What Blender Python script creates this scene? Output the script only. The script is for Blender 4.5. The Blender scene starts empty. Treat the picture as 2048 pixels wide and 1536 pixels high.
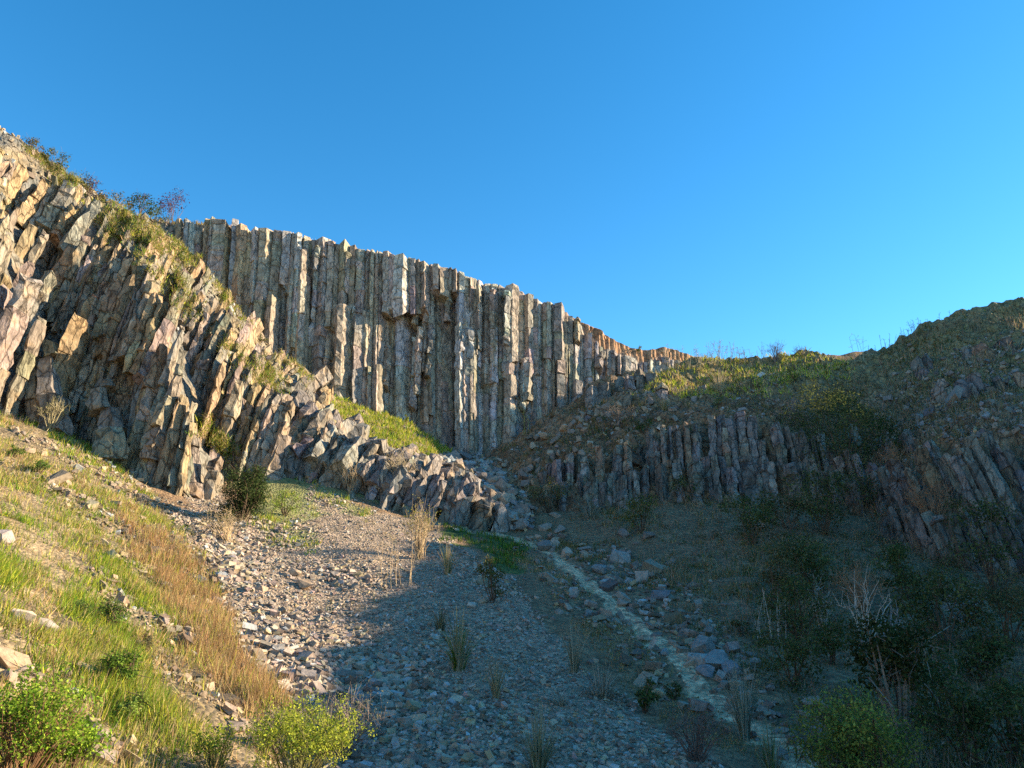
import bpy, math, random
import numpy as np
from mathutils import Vector, Matrix
from mathutils.bvhtree import BVHTree

SC = bpy.context.scene
COL = SC.collection
random.seed(7)
RNG = np.random.default_rng(7)

# ------------------------------------------------------------------ camera
F, CU, CV = 1577.0, 1024.0, 768.0          # focal length and centre, in photograph pixels
HORIZON = 1200.0
PITCH = math.atan((HORIZON - CV) / F)
EYE = np.array([0.0, 0.0, 1.7])
cam = bpy.data.cameras.new('camera')
cam.sensor_width = 36.0
cam.lens = 36.0 * F / 2048.0
cam.clip_start, cam.clip_end = 0.1, 3000.0
cam_o = bpy.data.objects.new('camera', cam)
cam_o.location = EYE
cam_o.rotation_euler = (math.pi / 2 + PITCH, 0, 0)
COL.objects.link(cam_o)
SC.camera = cam_o

# ------------------------------------------------------------------ sky and sun
SUN_AZ, SUN_EL = math.radians(77), math.radians(18.5)      # azimuth clockwise from +Y
SUN = Vector((math.sin(SUN_AZ) * math.cos(SUN_EL), math.cos(SUN_AZ) * math.cos(SUN_EL), math.sin(SUN_EL)))
world = bpy.data.worlds.new('World')
SC.world = world
world.use_nodes = True
wn, wl = world.node_tree.nodes, world.node_tree.links
sky = wn.new('ShaderNodeTexSky')
sky.sky_type = 'NISHITA'
sky.sun_disc = False
sky.sun_elevation, sky.sun_rotation = SUN_EL, SUN_AZ
sky.altitude = 1200.0
sky.air_density, sky.dust_density, sky.ozone_density = 1.0, 0.2, 2.2
hsv = wn.new('ShaderNodeHueSaturation')
hsv.inputs['Hue'].default_value = 0.493
hsv.inputs['Saturation'].default_value = 1.33
wl.new(sky.outputs[0], hsv.inputs['Color'])
wl.new(hsv.outputs[0], wn['Background'].inputs[0])
wn['Background'].inputs[1].default_value = 0.118

sl = bpy.data.lights.new('sun', 'SUN')
sl.energy = 5.0
sl.angle = math.radians(0.5)
sl.color = (1.0, 0.83, 0.58)
sun_o = bpy.data.objects.new('sun', sl)
sun_o.rotation_euler = SUN.to_track_quat('Z', 'Y').to_euler()
sun_o.location = (30, 10, 40)
COL.objects.link(sun_o)

SC.view_settings.view_transform = 'Standard'
SC.view_settings.look = 'None'
SC.view_settings.exposure = 1.45
SC.view_settings.gamma = 1.0
SC.render.engine = 'CYCLES'
SC.cycles.use_denoising = False
SC.cycles.max_bounces = 5
SC.cycles.diffuse_bounces = 3


# ------------------------------------------------------------------ projection helpers
def P(u, v, d):
    """point d metres ahead of the eye (along +Y) on the line of sight of a photograph pixel"""
    a, b = (u - CU) / F, (CV - v) / F
    c, s = math.cos(PITCH), math.sin(PITCH)
    y, z = c - b * s, s + b * c
    k = d / y
    return np.array([a * k, d, EYE[2] + z * k])


def proj(p):
    """photograph pixel of world points (n,3)"""
    q = p - EYE
    c, s = math.cos(PITCH), math.sin(PITCH)
    f = q[:, 1] * c + q[:, 2] * s
    w = -q[:, 1] * s + q[:, 2] * c
    f = np.where(f < 0.05, 0.05, f)
    return CU + F * q[:, 0] / f, CV - F * w / f


# ------------------------------------------------------------------ noise
def _h(ix, iy, iz, seed):
    n = (ix * 374761393 + iy * 668265263 + iz * 2147483647 + seed * 1274126177) & 0xFFFFFFFF
    n = ((n ^ (n >> 13)) * 1274126177) & 0xFFFFFFFF
    n = ((n ^ (n >> 16)) * 2246822519) & 0xFFFFFFFF
    return ((n ^ (n >> 15)) & 0xFFFFFF) / float(0xFFFFFF)


def hash1(*ids, seed=0):
    ids = [np.asarray(i).astype(np.int64) for i in ids] + [np.int64(0)] * (3 - len(ids))
    return _h(ids[0], ids[1], ids[2], seed)


def vnoise(p, scale, seed=0):
    q = np.asarray(p) * scale
    i = np.floor(q).astype(np.int64)
    f = q - i
    f = f * f * (3 - 2 * f)
    r = 0
    for dx in (0, 1):
        wx = f[:, 0] if dx else 1 - f[:, 0]
        for dy in (0, 1):
            wy = f[:, 1] if dy else 1 - f[:, 1]
            for dz in (0, 1):
                wz = f[:, 2] if dz else 1 - f[:, 2]
                r = r + wx * wy * wz * _h(i[:, 0] + dx, i[:, 1] + dy, i[:, 2] + dz, seed)
    return r * 2 - 1


def fbm(p, scale, octaves=4, seed=0, gain=0.5):
    r, a = 0, 1.0
    for k in range(octaves):
        r = r + a * vnoise(p, scale * 2 ** k, seed + 17 * k)
        a *= gain
    return r


def in_poly(u, v, poly):
    res = np.zeros(u.shape, bool)
    n = len(poly)
    for i in range(n):
        x1, y1 = poly[i]
        x2, y2 = poly[(i + 1) % n]
        if y1 == y2:
            continue
        c = ((v >= y1) != (v >= y2)) & (u < (x2 - x1) * (v - y1) / (y2 - y1) + x1)
        res ^= c
    return res


def line_dist(u, v, pts):
    best = np.full(u.shape, 1e9)
    for (x1, y1), (x2, y2) in zip(pts[:-1], pts[1:]):
        dx, dy = x2 - x1, y2 - y1
        t = np.clip(((u - x1) * dx + (v - y1) * dy) / (dx * dx + dy * dy), 0, 1)
        best = np.minimum(best, np.hypot(u - x1 - t * dx, v - y1 - t * dy))
    return best


# ------------------------------------------------------------------ mesh helpers
def build_mesh(name, verts, faces, col=None, mat=None, smooth=False):
    verts = np.asarray(verts, np.float32)
    faces = np.asarray(faces, np.int32)
    me = bpy.data.meshes.new(name)
    k = faces.shape[1]
    me.vertices.add(len(verts))
    me.vertices.foreach_set('co', verts.ravel())
    me.loops.add(faces.size)
    me.loops.foreach_set('vertex_index', faces.ravel())
    me.polygons.add(len(faces))
    me.polygons.foreach_set('loop_start', np.arange(0, faces.size, k, dtype=np.int32))
    if smooth:
        me.polygons.foreach_set('use_smooth', np.ones(len(faces), bool))
    else:
        me.polygons.foreach_set('use_smooth', np.zeros(len(faces), bool))
    if col is not None:
        a = me.attributes.new('col', 'FLOAT_COLOR', 'POINT')
        c = np.ones((len(verts), 4), np.float32)
        c[:, :3] = col
        a.data.foreach_set('color', c.ravel())
    me.update(calc_edges=True)
    if mat:
        me.materials.append(mat)
    return me


def link(name, me, parent=None):
    o = bpy.data.objects.new(name, me)
    COL.objects.link(o)
    if parent is not None:
        o.parent = parent
    return o


def tag(o, label=None, cat=None, group=None, kind=None):
    if label: o['label'] = label
    if cat: o['category'] = cat
    if group: o['group'] = group
    if kind: o['kind'] = kind
    return o


def grid_faces(na, nb):
    i = np.arange(na * nb).reshape(na, nb)
    return np.stack([i[:-1, :-1].ravel(), i[1:, :-1].ravel(), i[1:, 1:].ravel(), i[:-1, 1:].ravel()], 1)


# ------------------------------------------------------------------ materials
def nd(nt, typ, **kw):
    n = nt.nodes.new(typ)
    for k, v in kw.items():
        setattr(n, k, v)
    return n


def mat_base(name):
    m = bpy.data.materials.new(name)
    m.use_nodes = True
    nt = m.node_tree
    b = nt.nodes['Principled BSDF']
    b.inputs['Roughness'].default_value = 0.9
    b.inputs['Specular IOR Level'].default_value = 0.25
    return m, nt, b


def rock_material(name, streak=0.0, bump=0.5, stain=(0.33, 0.2, 0.09), stain_amt=0.5, lichen=(0.34, 0.36, 0.33), lichen_amt=0.3):
    m, nt, b = mat_base(name)
    L = nt.links.new
    at = nd(nt, 'ShaderNodeAttribute', attribute_name='col')
    geo = nd(nt, 'ShaderNodeNewGeometry')
    mp = nd(nt, 'ShaderNodeMapping')
    mp.inputs['Scale'].default_value = (1.0, 1.0, 0.18)
    L(geo.outputs['Position'], mp.inputs['Vector'])
    n1 = nd(nt, 'ShaderNodeTexNoise'); n1.inputs['Scale'].default_value = 1.3; n1.inputs['Detail'].default_value = 6; n1.inputs['Roughness'].default_value = 0.65
    n2 = nd(nt, 'ShaderNodeTexNoise'); n2.inputs['Scale'].default_value = 3.5; n2.inputs['Detail'].default_value = 8; n2.inputs['Roughness'].default_value = 0.62
    n3 = nd(nt, 'ShaderNodeTexNoise'); n3.inputs['Scale'].default_value = 2.2; n3.inputs['Detail'].default_value = 7; n3.inputs['Roughness'].default_value = 0.75
    L(geo.outputs['Position'], n1.inputs['Vector'])
    mp2 = nd(nt, 'ShaderNodeMapping'); mp2.inputs['Scale'].default_value = (1.0, 1.0, 0.5); L(geo.outputs['Position'], mp2.inputs['Vector']); L(mp2.outputs[0], n2.inputs['Vector'])
    L(mp.outputs[0], n3.inputs['Vector'])
    # stain
    r1 = nd(nt, 'ShaderNodeMapRange'); r1.inputs[1].default_value = 0.48; r1.inputs[2].default_value = 0.68; r1.inputs[4].default_value = stain_amt
    L(n1.outputs['Fac'], r1.inputs[0])
    mx = nd(nt, 'ShaderNodeMix', data_type='RGBA')
    L(r1.outputs[0], mx.inputs[0]); L(at.outputs['Color'], mx.inputs[6]); mx.inputs[7].default_value = (*stain, 1)
    # vertical streaks of lichen and wash
    r3 = nd(nt, 'ShaderNodeMapRange'); r3.inputs[1].default_value = 0.52; r3.inputs[2].default_value = 0.72; r3.inputs[4].default_value = lichen_amt
    L(n3.outputs['Fac'], r3.inputs[0])
    mx2 = nd(nt, 'ShaderNodeMix', data_type='RGBA')
    L(r3.outputs[0], mx2.inputs[0]); L(mx.outputs[2], mx2.inputs[6]); mx2.inputs[7].default_value = (*lichen, 1)
    # fine value variation
    r2 = nd(nt, 'ShaderNodeMapRange'); r2.inputs[1].default_value = 0.25; r2.inputs[2].default_value = 0.75; r2.inputs[3].default_value = 0.4; r2.inputs[4].default_value = 1.6
    L(n2.outputs['Fac'], r2.inputs[0])
    mx3 = nd(nt, 'ShaderNodeMix', data_type='RGBA', blend_type='MULTIPLY')
    mx3.inputs[0].default_value = 1.0
    L(mx2.outputs[2], mx3.inputs[6])
    comb = nd(nt, 'ShaderNodeCombineColor')
    for k in range(3): L(r2.outputs[0], comb.inputs[k])
    L(comb.outputs[0], mx3.inputs[7])
    # relief: grain, cracks
    vo = nd(nt, 'ShaderNodeTexVoronoi', feature='DISTANCE_TO_EDGE'); vo.inputs['Scale'].default_value = 2.6
    mpv = nd(nt, 'ShaderNodeMapping'); mpv.inputs['Scale'].default_value = (1.0, 1.0, 0.42)
    nw = nd(nt, 'ShaderNodeVectorMath', operation='MULTIPLY_ADD'); nw.inputs[1].default_value = (0.35,) * 3
    L(n2.outputs['Color'], nw.inputs[0]); L(geo.outputs['Position'], nw.inputs[2]); L(nw.outputs[0], mpv.inputs['Vector']); L(mpv.outputs[0], vo.inputs['Vector'])
    rc = nd(nt, 'ShaderNodeMapRange'); rc.inputs[1].default_value = 0.0; rc.inputs[2].default_value = 0.06
    L(vo.outputs['Distance'], rc.inputs[0])
    n4 = nd(nt, 'ShaderNodeTexNoise'); n4.inputs['Scale'].default_value = 13.0; n4.inputs['Detail'].default_value = 5; n4.inputs['Roughness'].default_value = 0.7
    mp4 = nd(nt, 'ShaderNodeMapping'); mp4.inputs['Scale'].default_value = (1.0, 1.0, 0.35); L(geo.outputs['Position'], mp4.inputs['Vector']); L(mp4.outputs[0], n4.inputs['Vector'])
    r4 = nd(nt, 'ShaderNodeMapRange'); r4.inputs[1].default_value = 0.3; r4.inputs[2].default_value = 0.7; r4.inputs[3].default_value = 0.6; r4.inputs[4].default_value = 1.4
    L(n4.outputs['Fac'], r4.inputs[0])
    rk = nd(nt, 'ShaderNodeMapRange'); rk.inputs[3].default_value = 0.45; rk.inputs[4].default_value = 1.0; L(rc.outputs[0], rk.inputs[0])
    mk = nd(nt, 'ShaderNodeMath', operation='MULTIPLY'); L(rk.outputs[0], mk.inputs[0]); L(r4.outputs[0], mk.inputs[1])
    vs = nd(nt, 'ShaderNodeVectorMath', operation='SCALE'); L(mx3.outputs[2], vs.inputs[0]); L(mk.outputs[0], vs.inputs['Scale'])
    L(vs.outputs[0], b.inputs['Base Color'])
    ad = nd(nt, 'ShaderNodeMath', operation='MULTIPLY_ADD'); ad.inputs[1].default_value = 0.6
    L(rc.outputs[0], ad.inputs[0]); L(n2.outputs['Fac'], ad.inputs[2])
    ad2 = nd(nt, 'ShaderNodeMath', operation='ADD'); L(ad.outputs[0], ad2.inputs[0]); L(n3.outputs['Fac'], ad2.inputs[1]); ad = ad2
    bp = nd(nt, 'ShaderNodeBump'); bp.inputs['Strength'].default_value = bump; bp.inputs['Distance'].default_value = 0.16
    L(ad.outputs[0], bp.inputs['Height']); L(bp.outputs[0], b.inputs['Normal'])
    return m


def ground_material(name):
    m, nt, b = mat_base(name)
    L = nt.links.new
    at = nd(nt, 'ShaderNodeAttribute', attribute_name='col')
    geo = nd(nt, 'ShaderNodeNewGeometry')
    n2 = nd(nt, 'ShaderNodeTexNoise'); n2.inputs['Scale'].default_value = 5.0; n2.inputs['Detail'].default_value = 8; n2.inputs['Roughness'].default_value = 0.7
    vo = nd(nt, 'ShaderNodeTexVoronoi'); vo.inputs['Scale'].default_value = 14.0
    vo2 = nd(nt, 'ShaderNodeTexVoronoi'); vo2.inputs['Scale'].default_value = 14.0
    L(geo.outputs['Position'], n2.inputs['Vector']); L(geo.outputs['Position'], vo.inputs['Vector'])
    r2 = nd(nt, 'ShaderNodeMapRange'); r2.inputs[1].default_value = 0.3; r2.inputs[2].default_value = 0.7; r2.inputs[3].default_value = 0.6; r2.inputs[4].default_value = 1.35
    L(n2.outputs['Fac'], r2.inputs[0])
    sep = nd(nt, 'ShaderNodeSeparateColor'); L(vo.outputs['Color'], sep.inputs[0])
    rv = nd(nt, 'ShaderNodeMapRange'); rv.inputs[3].default_value = 0.6; rv.inputs[4].default_value = 1.4
    L(sep.outputs[0], rv.inputs[0])
    ml = nd(nt, 'ShaderNodeMath', operation='MULTIPLY'); L(r2.outputs[0], ml.inputs[0]); L(rv.outputs[0], ml.inputs[1])
    vm = nd(nt, 'ShaderNodeVectorMath', operation='SCALE'); L(at.outputs['Color'], vm.inputs[0]); L(ml.outputs[0], vm.inputs['Scale'])
    L(vm.outputs[0], b.inputs['Base Color'])
    inv = nd(nt, 'ShaderNodeMath', operation='SUBTRACT'); inv.inputs[0].default_value = 1.0; L(vo.outputs['Distance'], inv.inputs[1])
    ad = nd(nt, 'ShaderNodeMath', operation='ADD'); L(inv.outputs[0], ad.inputs[0]); L(n2.outputs['Fac'], ad.inputs[1])
    bp = nd(nt, 'ShaderNodeBump'); bp.inputs['Strength'].default_value = 0.7; bp.inputs['Distance'].default_value = 0.06
    L(ad.outputs[0], bp.inputs['Height']); L(bp.outputs[0], b.inputs['Normal'])
    return m


def stone_material(name, per_object=False, tint=(0.25, 0.24, 0.23)):
    m, nt, b = mat_base(name)
    L = nt.links.new
    geo = nd(nt, 'ShaderNodeNewGeometry')
    n2 = nd(nt, 'ShaderNodeTexNoise'); n2.inputs['Scale'].default_value = 11.0; n2.inputs['Detail'].default_value = 7; n2.inputs['Roughness'].default_value = 0.7
    L(geo.outputs['Position'], n2.inputs['Vector'])
    r2 = nd(nt, 'ShaderNodeMapRange'); r2.inputs[1].default_value = 0.3; r2.inputs[2].default_value = 0.7; r2.inputs[3].default_value = 0.6; r2.inputs[4].default_value = 1.35
    L(n2.outputs['Fac'], r2.inputs[0])
    vm = nd(nt, 'ShaderNodeVectorMath', operation='SCALE')
    if per_object:
        oi = nd(nt, 'ShaderNodeObjectInfo')
        ra = nd(nt, 'ShaderNodeValToRGB')
        e = ra.color_ramp.elements
        t = tint
        e[0].position = 0.0; e[0].color = (t[0] * .62, t[1] * .62, t[2] * .64, 1)
        e[1].position = 1.0; e[1].color = (t[0] * 1.5, t[1] * 1.42, t[2] * 1.3, 1)
        k = e.new(0.5); k.color = (t[0], t[1], t[2], 1)
        k = e.new(0.8); k.color = (t[0] * 1.3, t[1] * 1.15, t[2] * .9, 1)
        L(oi.outputs['Random'], ra.inputs[0]); L(ra.outputs[0], vm.inputs[0])
    else:
        at = nd(nt, 'ShaderNodeAttribute', attribute_name='col'); L(at.outputs['Color'], vm.inputs[0])
    L(r2.outputs[0], vm.inputs['Scale']); L(vm.outputs[0], b.inputs['Base Color'])
    bp = nd(nt, 'ShaderNodeBump'); bp.inputs['Strength'].default_value = 0.5; bp.inputs['Distance'].default_value = 0.03
    L(n2.outputs['Fac'], bp.inputs['Height']); L(bp.outputs[0], b.inputs['Normal'])
    return m


def leaf_material(name, trans=0.35):
    m = bpy.data.materials.new(name)
    m.use_nodes = True
    nt = m.node_tree
    nt.nodes.remove(nt.nodes['Principled BSDF'])
    out = nt.nodes['Material Output']
    at = nd(nt, 'ShaderNodeAttribute', attribute_name='col')
    d = nd(nt, 'ShaderNodeBsdfDiffuse'); t = nd(nt, 'ShaderNodeBsdfTranslucent'); x = nd(nt, 'ShaderNodeMixShader')
    x.inputs[0].default_value = trans
    L = nt.links.new
    L(at.outputs['Color'], d.inputs[0]); L(at.outputs['Color'], t.inputs[0])
    L(d.outputs[0], x.inputs[1]); L(t.outputs[0], x.inputs[2]); L(x.outputs[0], out.inputs[0])
    return m


M_CRAG = rock_material('crag_rock', bump=0.7, stain=(0.36, 0.22, 0.10), stain_amt=0.55, lichen=(0.27, 0.235, 0.18), lichen_amt=0.4)
M_CLIFF = rock_material('cliff_rock', bump=0.5, stain=(0.23, 0.17, 0.12), stain_amt=0.5, lichen=(0.40, 0.37, 0.31), lichen_amt=0.55)
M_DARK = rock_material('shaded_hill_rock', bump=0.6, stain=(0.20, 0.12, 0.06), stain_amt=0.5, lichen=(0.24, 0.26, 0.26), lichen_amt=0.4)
M_GROUND = ground_material('ground')
M_STONE = stone_material('gravel')
M_STONE_O = stone_material('loose_stone', True, (0.30, 0.235, 0.185))
M_LEAF = leaf_material('leaf')
M_GRASS = leaf_material('grass', 0.3)
M_STEM = stone_material('stem')


# ------------------------------------------------------------------ lofted sheets
def catmull(Y, t):
    """Y (n,...) at parameter t in [0,n-1]"""
    n = len(Y)
    i = np.clip(np.floor(t).astype(int), 0, n - 2)
    f = (t - i).reshape((-1,) + (1,) * (Y.ndim - 1))
    p0, p1, p2, p3 = Y[np.clip(i - 1, 0, n - 1)], Y[i], Y[i + 1], Y[np.clip(i + 2, 0, n - 1)]
    m1, m2 = (p2 - p0) * .5, (p3 - p1) * .5
    return (2 * f ** 3 - 3 * f ** 2 + 1) * p1 + (f ** 3 - 2 * f ** 2 + f) * m1 + (-2 * f ** 3 + 3 * f ** 2) * p2 + (f ** 3 - f ** 2) * m2


class Loft:
    def __init__(self, stations, back=None):
        """stations: list of rows of (u,v,d), bottom to top; back adds rows behind the crest"""
        T = np.array([[np.array(p[1:]) if p[0] == 'w' else P(*p) for p in row] for row in stations])
        if back:
            ext = []
            last = T[:, -1]
            for dy, dz in back:
                q = last.copy(); q[:, 1] += dy; q[:, 2] += dz; q[:, 0] *= 1 + dy / 80.0
                ext.append(q)
            T = np.concatenate([T] + [e[:, None] for e in ext], 1)
        self.T = T
        self.na, self.nb = T.shape[:2]

    def at(self, a, b):
        """a in [0,na-1], b in [0,nb-1] (arrays)"""
        A = catmull(self.T, np.asarray(a, float))          # (n, nb, 3)
        b = np.asarray(b, float)
        i = np.clip(np.floor(b).astype(int), 0, self.nb - 2)
        f = (b - i)[:, None]
        k = np.arange(len(b))
        return A[k, i] * (1 - f) + A[k, i + 1] * f

    def grid(self, na, nb):
        a = np.linspace(0, self.na - 1, na)
        A = catmull(self.T, a)
        L = np.linspace(0, self.nb - 1, nb)
        i = np.clip(np.floor(L).astype(int), 0, self.nb - 2)
        f = (L - i)[None, :, None]
        return A[:, i] * (1 - f) + A[:, i + 1] * f          # (na, nb, 3)


def sawtooth(p, tdir, tilt, w, amp, blk, seed, even=0.25):
    """en-echelon joints: relief growing along tdir and stepping back sharply, broken in blocks along the joint"""
    s = p @ np.array([tdir[0], tdir[1], 0]) - tilt * p[:, 2]
    s = s / w + 0.35 * vnoise(p, 0.35 / w, seed + 3)
    c = np.floor(s)
    f = s - c
    r = hash1(c, seed=seed)
    zz = p[:, 2] / (blk * (0.6 + 0.8 * r)) + r * 37 + 0.2 * vnoise(p, 1.5 / w, seed + 5)
    b = np.floor(zz)
    r2 = hash1(c, b, seed=seed + 1)
    return amp * ((even + (1 - even) * r) * np.minimum(f * 1.1, 1.0) + (0.9 if even < .5 else 0.25) * (r2 - 0.5))


SURF = {}                                    # object name -> (verts, tri faces) used for standing things on


def reg(name, V, Q):
    SURF[name] = (V, np.concatenate([Q[:, [0, 1, 2]], Q[:, [0, 2, 3]]]) if Q.shape[1] == 4 else Q)


# ================================================================== GROUND
GC = [(-400, 1400, 4.6), (-400, 1150, 7.5), (-400, 900, 14), (-400, 760, 21),
      (0, 1536, 5.0), (0, 1400, 6.6), (0, 1200, 10), (0, 1000, 16), (0, 900, 20.5), (0, 822, 25.5),
      (200, 1536, 6.2), (200, 1400, 8.2), (200, 1200, 12.5), (200, 1050, 18), (200, 905, 26),
      (400, 1536, 7.3), (400, 1400, 10), (400, 1200, 15.5), (400, 1080, 20.5), (410, 990, 27),
      (560, 1536, 8.2), (560, 1400, 11), (580, 1250, 15), (580, 1120, 20.5), (560, 955, 29.3),
      (700, 1536, 8.7), (700, 1400, 11.3), (700, 1250, 15.4), (700, 1110, 21.5), (700, 990, 29.3),
      (850, 1536, 9.1), (850, 1400, 11.8), (850, 1250, 16), (850, 1130, 21.5), (830, 1045, 28.5),
      (1000, 1536, 9.3), (1000, 1400, 12), (1000, 1250, 16.5), (1000, 1130, 22.5), (1000, 1075, 28.5),
      (1200, 1536, 9.6), (1200, 1400, 12.4), (1200, 1250, 17.3), (1200, 1160, 22.5), (1200, 1085, 28), (1200, 1020, 32),
      (1400, 1536, 9.9), (1400, 1400, 12.8), (1400, 1250, 18), (1400, 1130, 24.5), (1400, 1010, 32),
      (1600, 1536, 10), (1600, 1400, 13), (1600, 1250, 18), (1600, 1120, 24), (1600, 1020, 30.5),
      (1800, 1536, 10.2), (1800, 1400, 13), (1800, 1250, 17.3), (1790, 1120, 24),
      (2048, 1536, 10.5), (2048, 1400, 13), (2048, 1250, 17.5), (2048, 1170, 22),
      (2500, 1500, 9.5), (2500, 1300, 13), (2500, 1150, 19)]
GX = np.array([P(*g) for g in GC])
GX = np.concatenate([GX, np.array([(0, 0, 0.0), (3, 3, -.35), (-4, 0, 1.2), (-14, 2, 6.5), (0, -20, 0), (-20, -20, 8), (20, -20, -1), (20, 2, 0), (40, 0, 4),
                                   (-45, 15, 16), (-45, 40, 16), (-20, 40, 7), (0, 48, 6), (20, 45, 6), (45, 25, 6), (-30, 75, 8), (30, 75, 8), (0, 75, 7)])])


def tps_fit(X, z, lam=0.02):
    n = len(X)
    r = np.hypot(X[:, None, 0] - X[None, :, 0], X[:, None, 1] - X[None, :, 1])
    K = np.where(r > 0, r * r * np.log(r + 1e-9), 0) + lam * np.eye(n)
    Q = np.concatenate([np.ones((n, 1)), X], 1)
    A = np.block([[K, Q], [Q.T, np.zeros((3, 3))]])
    return np.linalg.solve(A, np.concatenate([z, np.zeros(3)]))


_tw = tps_fit(GX[:, :2], GX[:, 2])


def ground_z(x, y):
    sh = x.shape
    x, y = x.ravel(), y.ravel()
    z = _tw[-3] + _tw[-2] * x + _tw[-1] * y
    for k in range(len(GX)):
        r2 = (x - GX[k, 0]) ** 2 + (y - GX[k, 1]) ** 2
        z = z + _tw[k] * 0.5 * r2 * np.log(r2 + 1e-9)
    return z.reshape(sh)


# image regions of the ground cover (traced where they lie on the slope)
Z_LEFT = [(-900, 700), (0, 815), (110, 862), (250, 940), (330, 1040), (430, 1120), (470, 1280), (560, 1395), (650, 1480), (690, 1560), (690, 1900), (-2000, 1900), (-2000, 700)]
Z_BROWN = [(230, 1000), (330, 1075), (400, 1130), (440, 1200), (470, 1290), (560, 1390), (600, 1440), (500, 1440), (420, 1360), (340, 1220), (260, 1100)]
TRAIL = [(905, 1058), (960, 1062), (1040, 1082), (1100, 1108), (1180, 1170), (1240, 1222), (1300, 1272), (1355, 1310), (1390, 1370), (1440, 1415), (1510, 1455), (1575, 1495), (1615, 1545), (1640, 1650)]
Z_SCREE = [(400, 985), (480, 1010), (560, 1050), (640, 970), (760, 1015), (900, 1075), (960, 1125), (1010, 1150), (1080, 1240), (1180, 1340), (1290, 1430), (1400, 1500), (1490, 1570), (1500, 1900), (640, 1900), (640, 1500), (560, 1400), (470, 1290), (430, 1130), (330, 1040)]
Z_TOPGRASS = [(470, 965), (560, 945), (640, 965), (760, 1012), (740, 1030), (640, 1010), (600, 1060), (640, 1110), (560, 1100), (500, 1050)]
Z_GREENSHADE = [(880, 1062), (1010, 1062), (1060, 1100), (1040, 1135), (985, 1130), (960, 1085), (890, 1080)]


def zones(V):
    """weights of ground cover at points"""
    u, v = proj(V)
    jit = 22 * fbm(V, 0.9, 4, 91)
    jit2 = 22 * fbm(V, 0.9, 4, 191)
    uu, vv = u + jit, v + jit2
    z = {}
    z['left'] = in_poly(uu, vv, Z_LEFT)
    z['brown'] = in_poly(uu, vv, Z_BROWN)
    wid = np.interp(v, [1050, 1200, 1350, 1450, 1536], [6, 9, 13, 18, 26])
    z['trail'] = line_dist(u + .35 * jit, v + .35 * jit2, TRAIL) < wid
    z['scree'] = in_poly(uu, vv, Z_SCREE)
    z['topgrass'] = in_poly(uu, vv, Z_TOPGRASS)
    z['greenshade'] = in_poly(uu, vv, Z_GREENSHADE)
    z['u'], z['v'] = u, v
    return z


def graded(lo, hi, near, dmin, rate, dmax):
    out = [near]
    x = near
    while x < hi:
        x += min(dmax, dmin + rate * abs(x - near)); out.append(x)
    x = near
    while x > lo:
        x -= min(dmax, dmin + rate * abs(x - near)); out.insert(0, x)
    return np.array(out)


gy = graded(-60, 260, 5.0, 0.08, 0.014, 30)
gx = graded(-260, 260, 0.0, 0.15, 0.012, 30)
X, Y = np.meshgrid(gx, gy, indexing='ij')
Xc, Yc = np.clip(X, -50, 50), np.clip(Y, -25, 75)
Zg = ground_z(Xc, Yc)
V = np.stack([X.ravel(), Y.ravel(), Zg.ravel()], 1)
zz = zones(V)
fall = np.stack([V[:, 0] * .12, V[:, 1] * .75 + V[:, 0] * .25, V[:, 2] * 0], 1)     # gullies run down the fall line
rill = fbm(fall, 1.1, 3, 5)
V[:, 2] += 0.10 * fbm(V, 0.5, 4, 11) + 0.035 * fbm(V, 2.5, 3, 12) + np.where(zz['left'], 0.12 * rill, 0.03 * rill) - np.where(zz['trail'], 0.06, 0)
nz = fbm(V, 0.7, 4, 21)
soil = np.array([0.27, 0.20, 0.115])
c = np.empty_like(V)
c[:] = (0.24, 0.15, 0.08)                                           # right hand slope: litter and dark earth
c = np.where(zz['scree'][:, None], np.array([0.34, 0.25, 0.17]), c)
c = np.where(zz['left'][:, None], soil * (1 + .25 * nz[:, None]), c)
c = np.where(zz['topgrass'][:, None], np.array([0.24, 0.23, 0.09]), c)
c = np.where(zz['brown'][:, None], np.array([0.26, 0.17, 0.09]), c)
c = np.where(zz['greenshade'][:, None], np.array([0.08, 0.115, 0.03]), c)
c = np.where(zz['trail'][:, None], np.array([0.62, 0.42, 0.24]), c)
c = c * (1 + .2 * fbm(V, 3.0, 3, 33)[:, None])
Qg = grid_faces(len(gx), len(gy))
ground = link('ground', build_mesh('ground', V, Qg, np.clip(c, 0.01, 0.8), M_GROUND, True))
tag(ground, kind='structure')
reg('ground', V, Qg)

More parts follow.
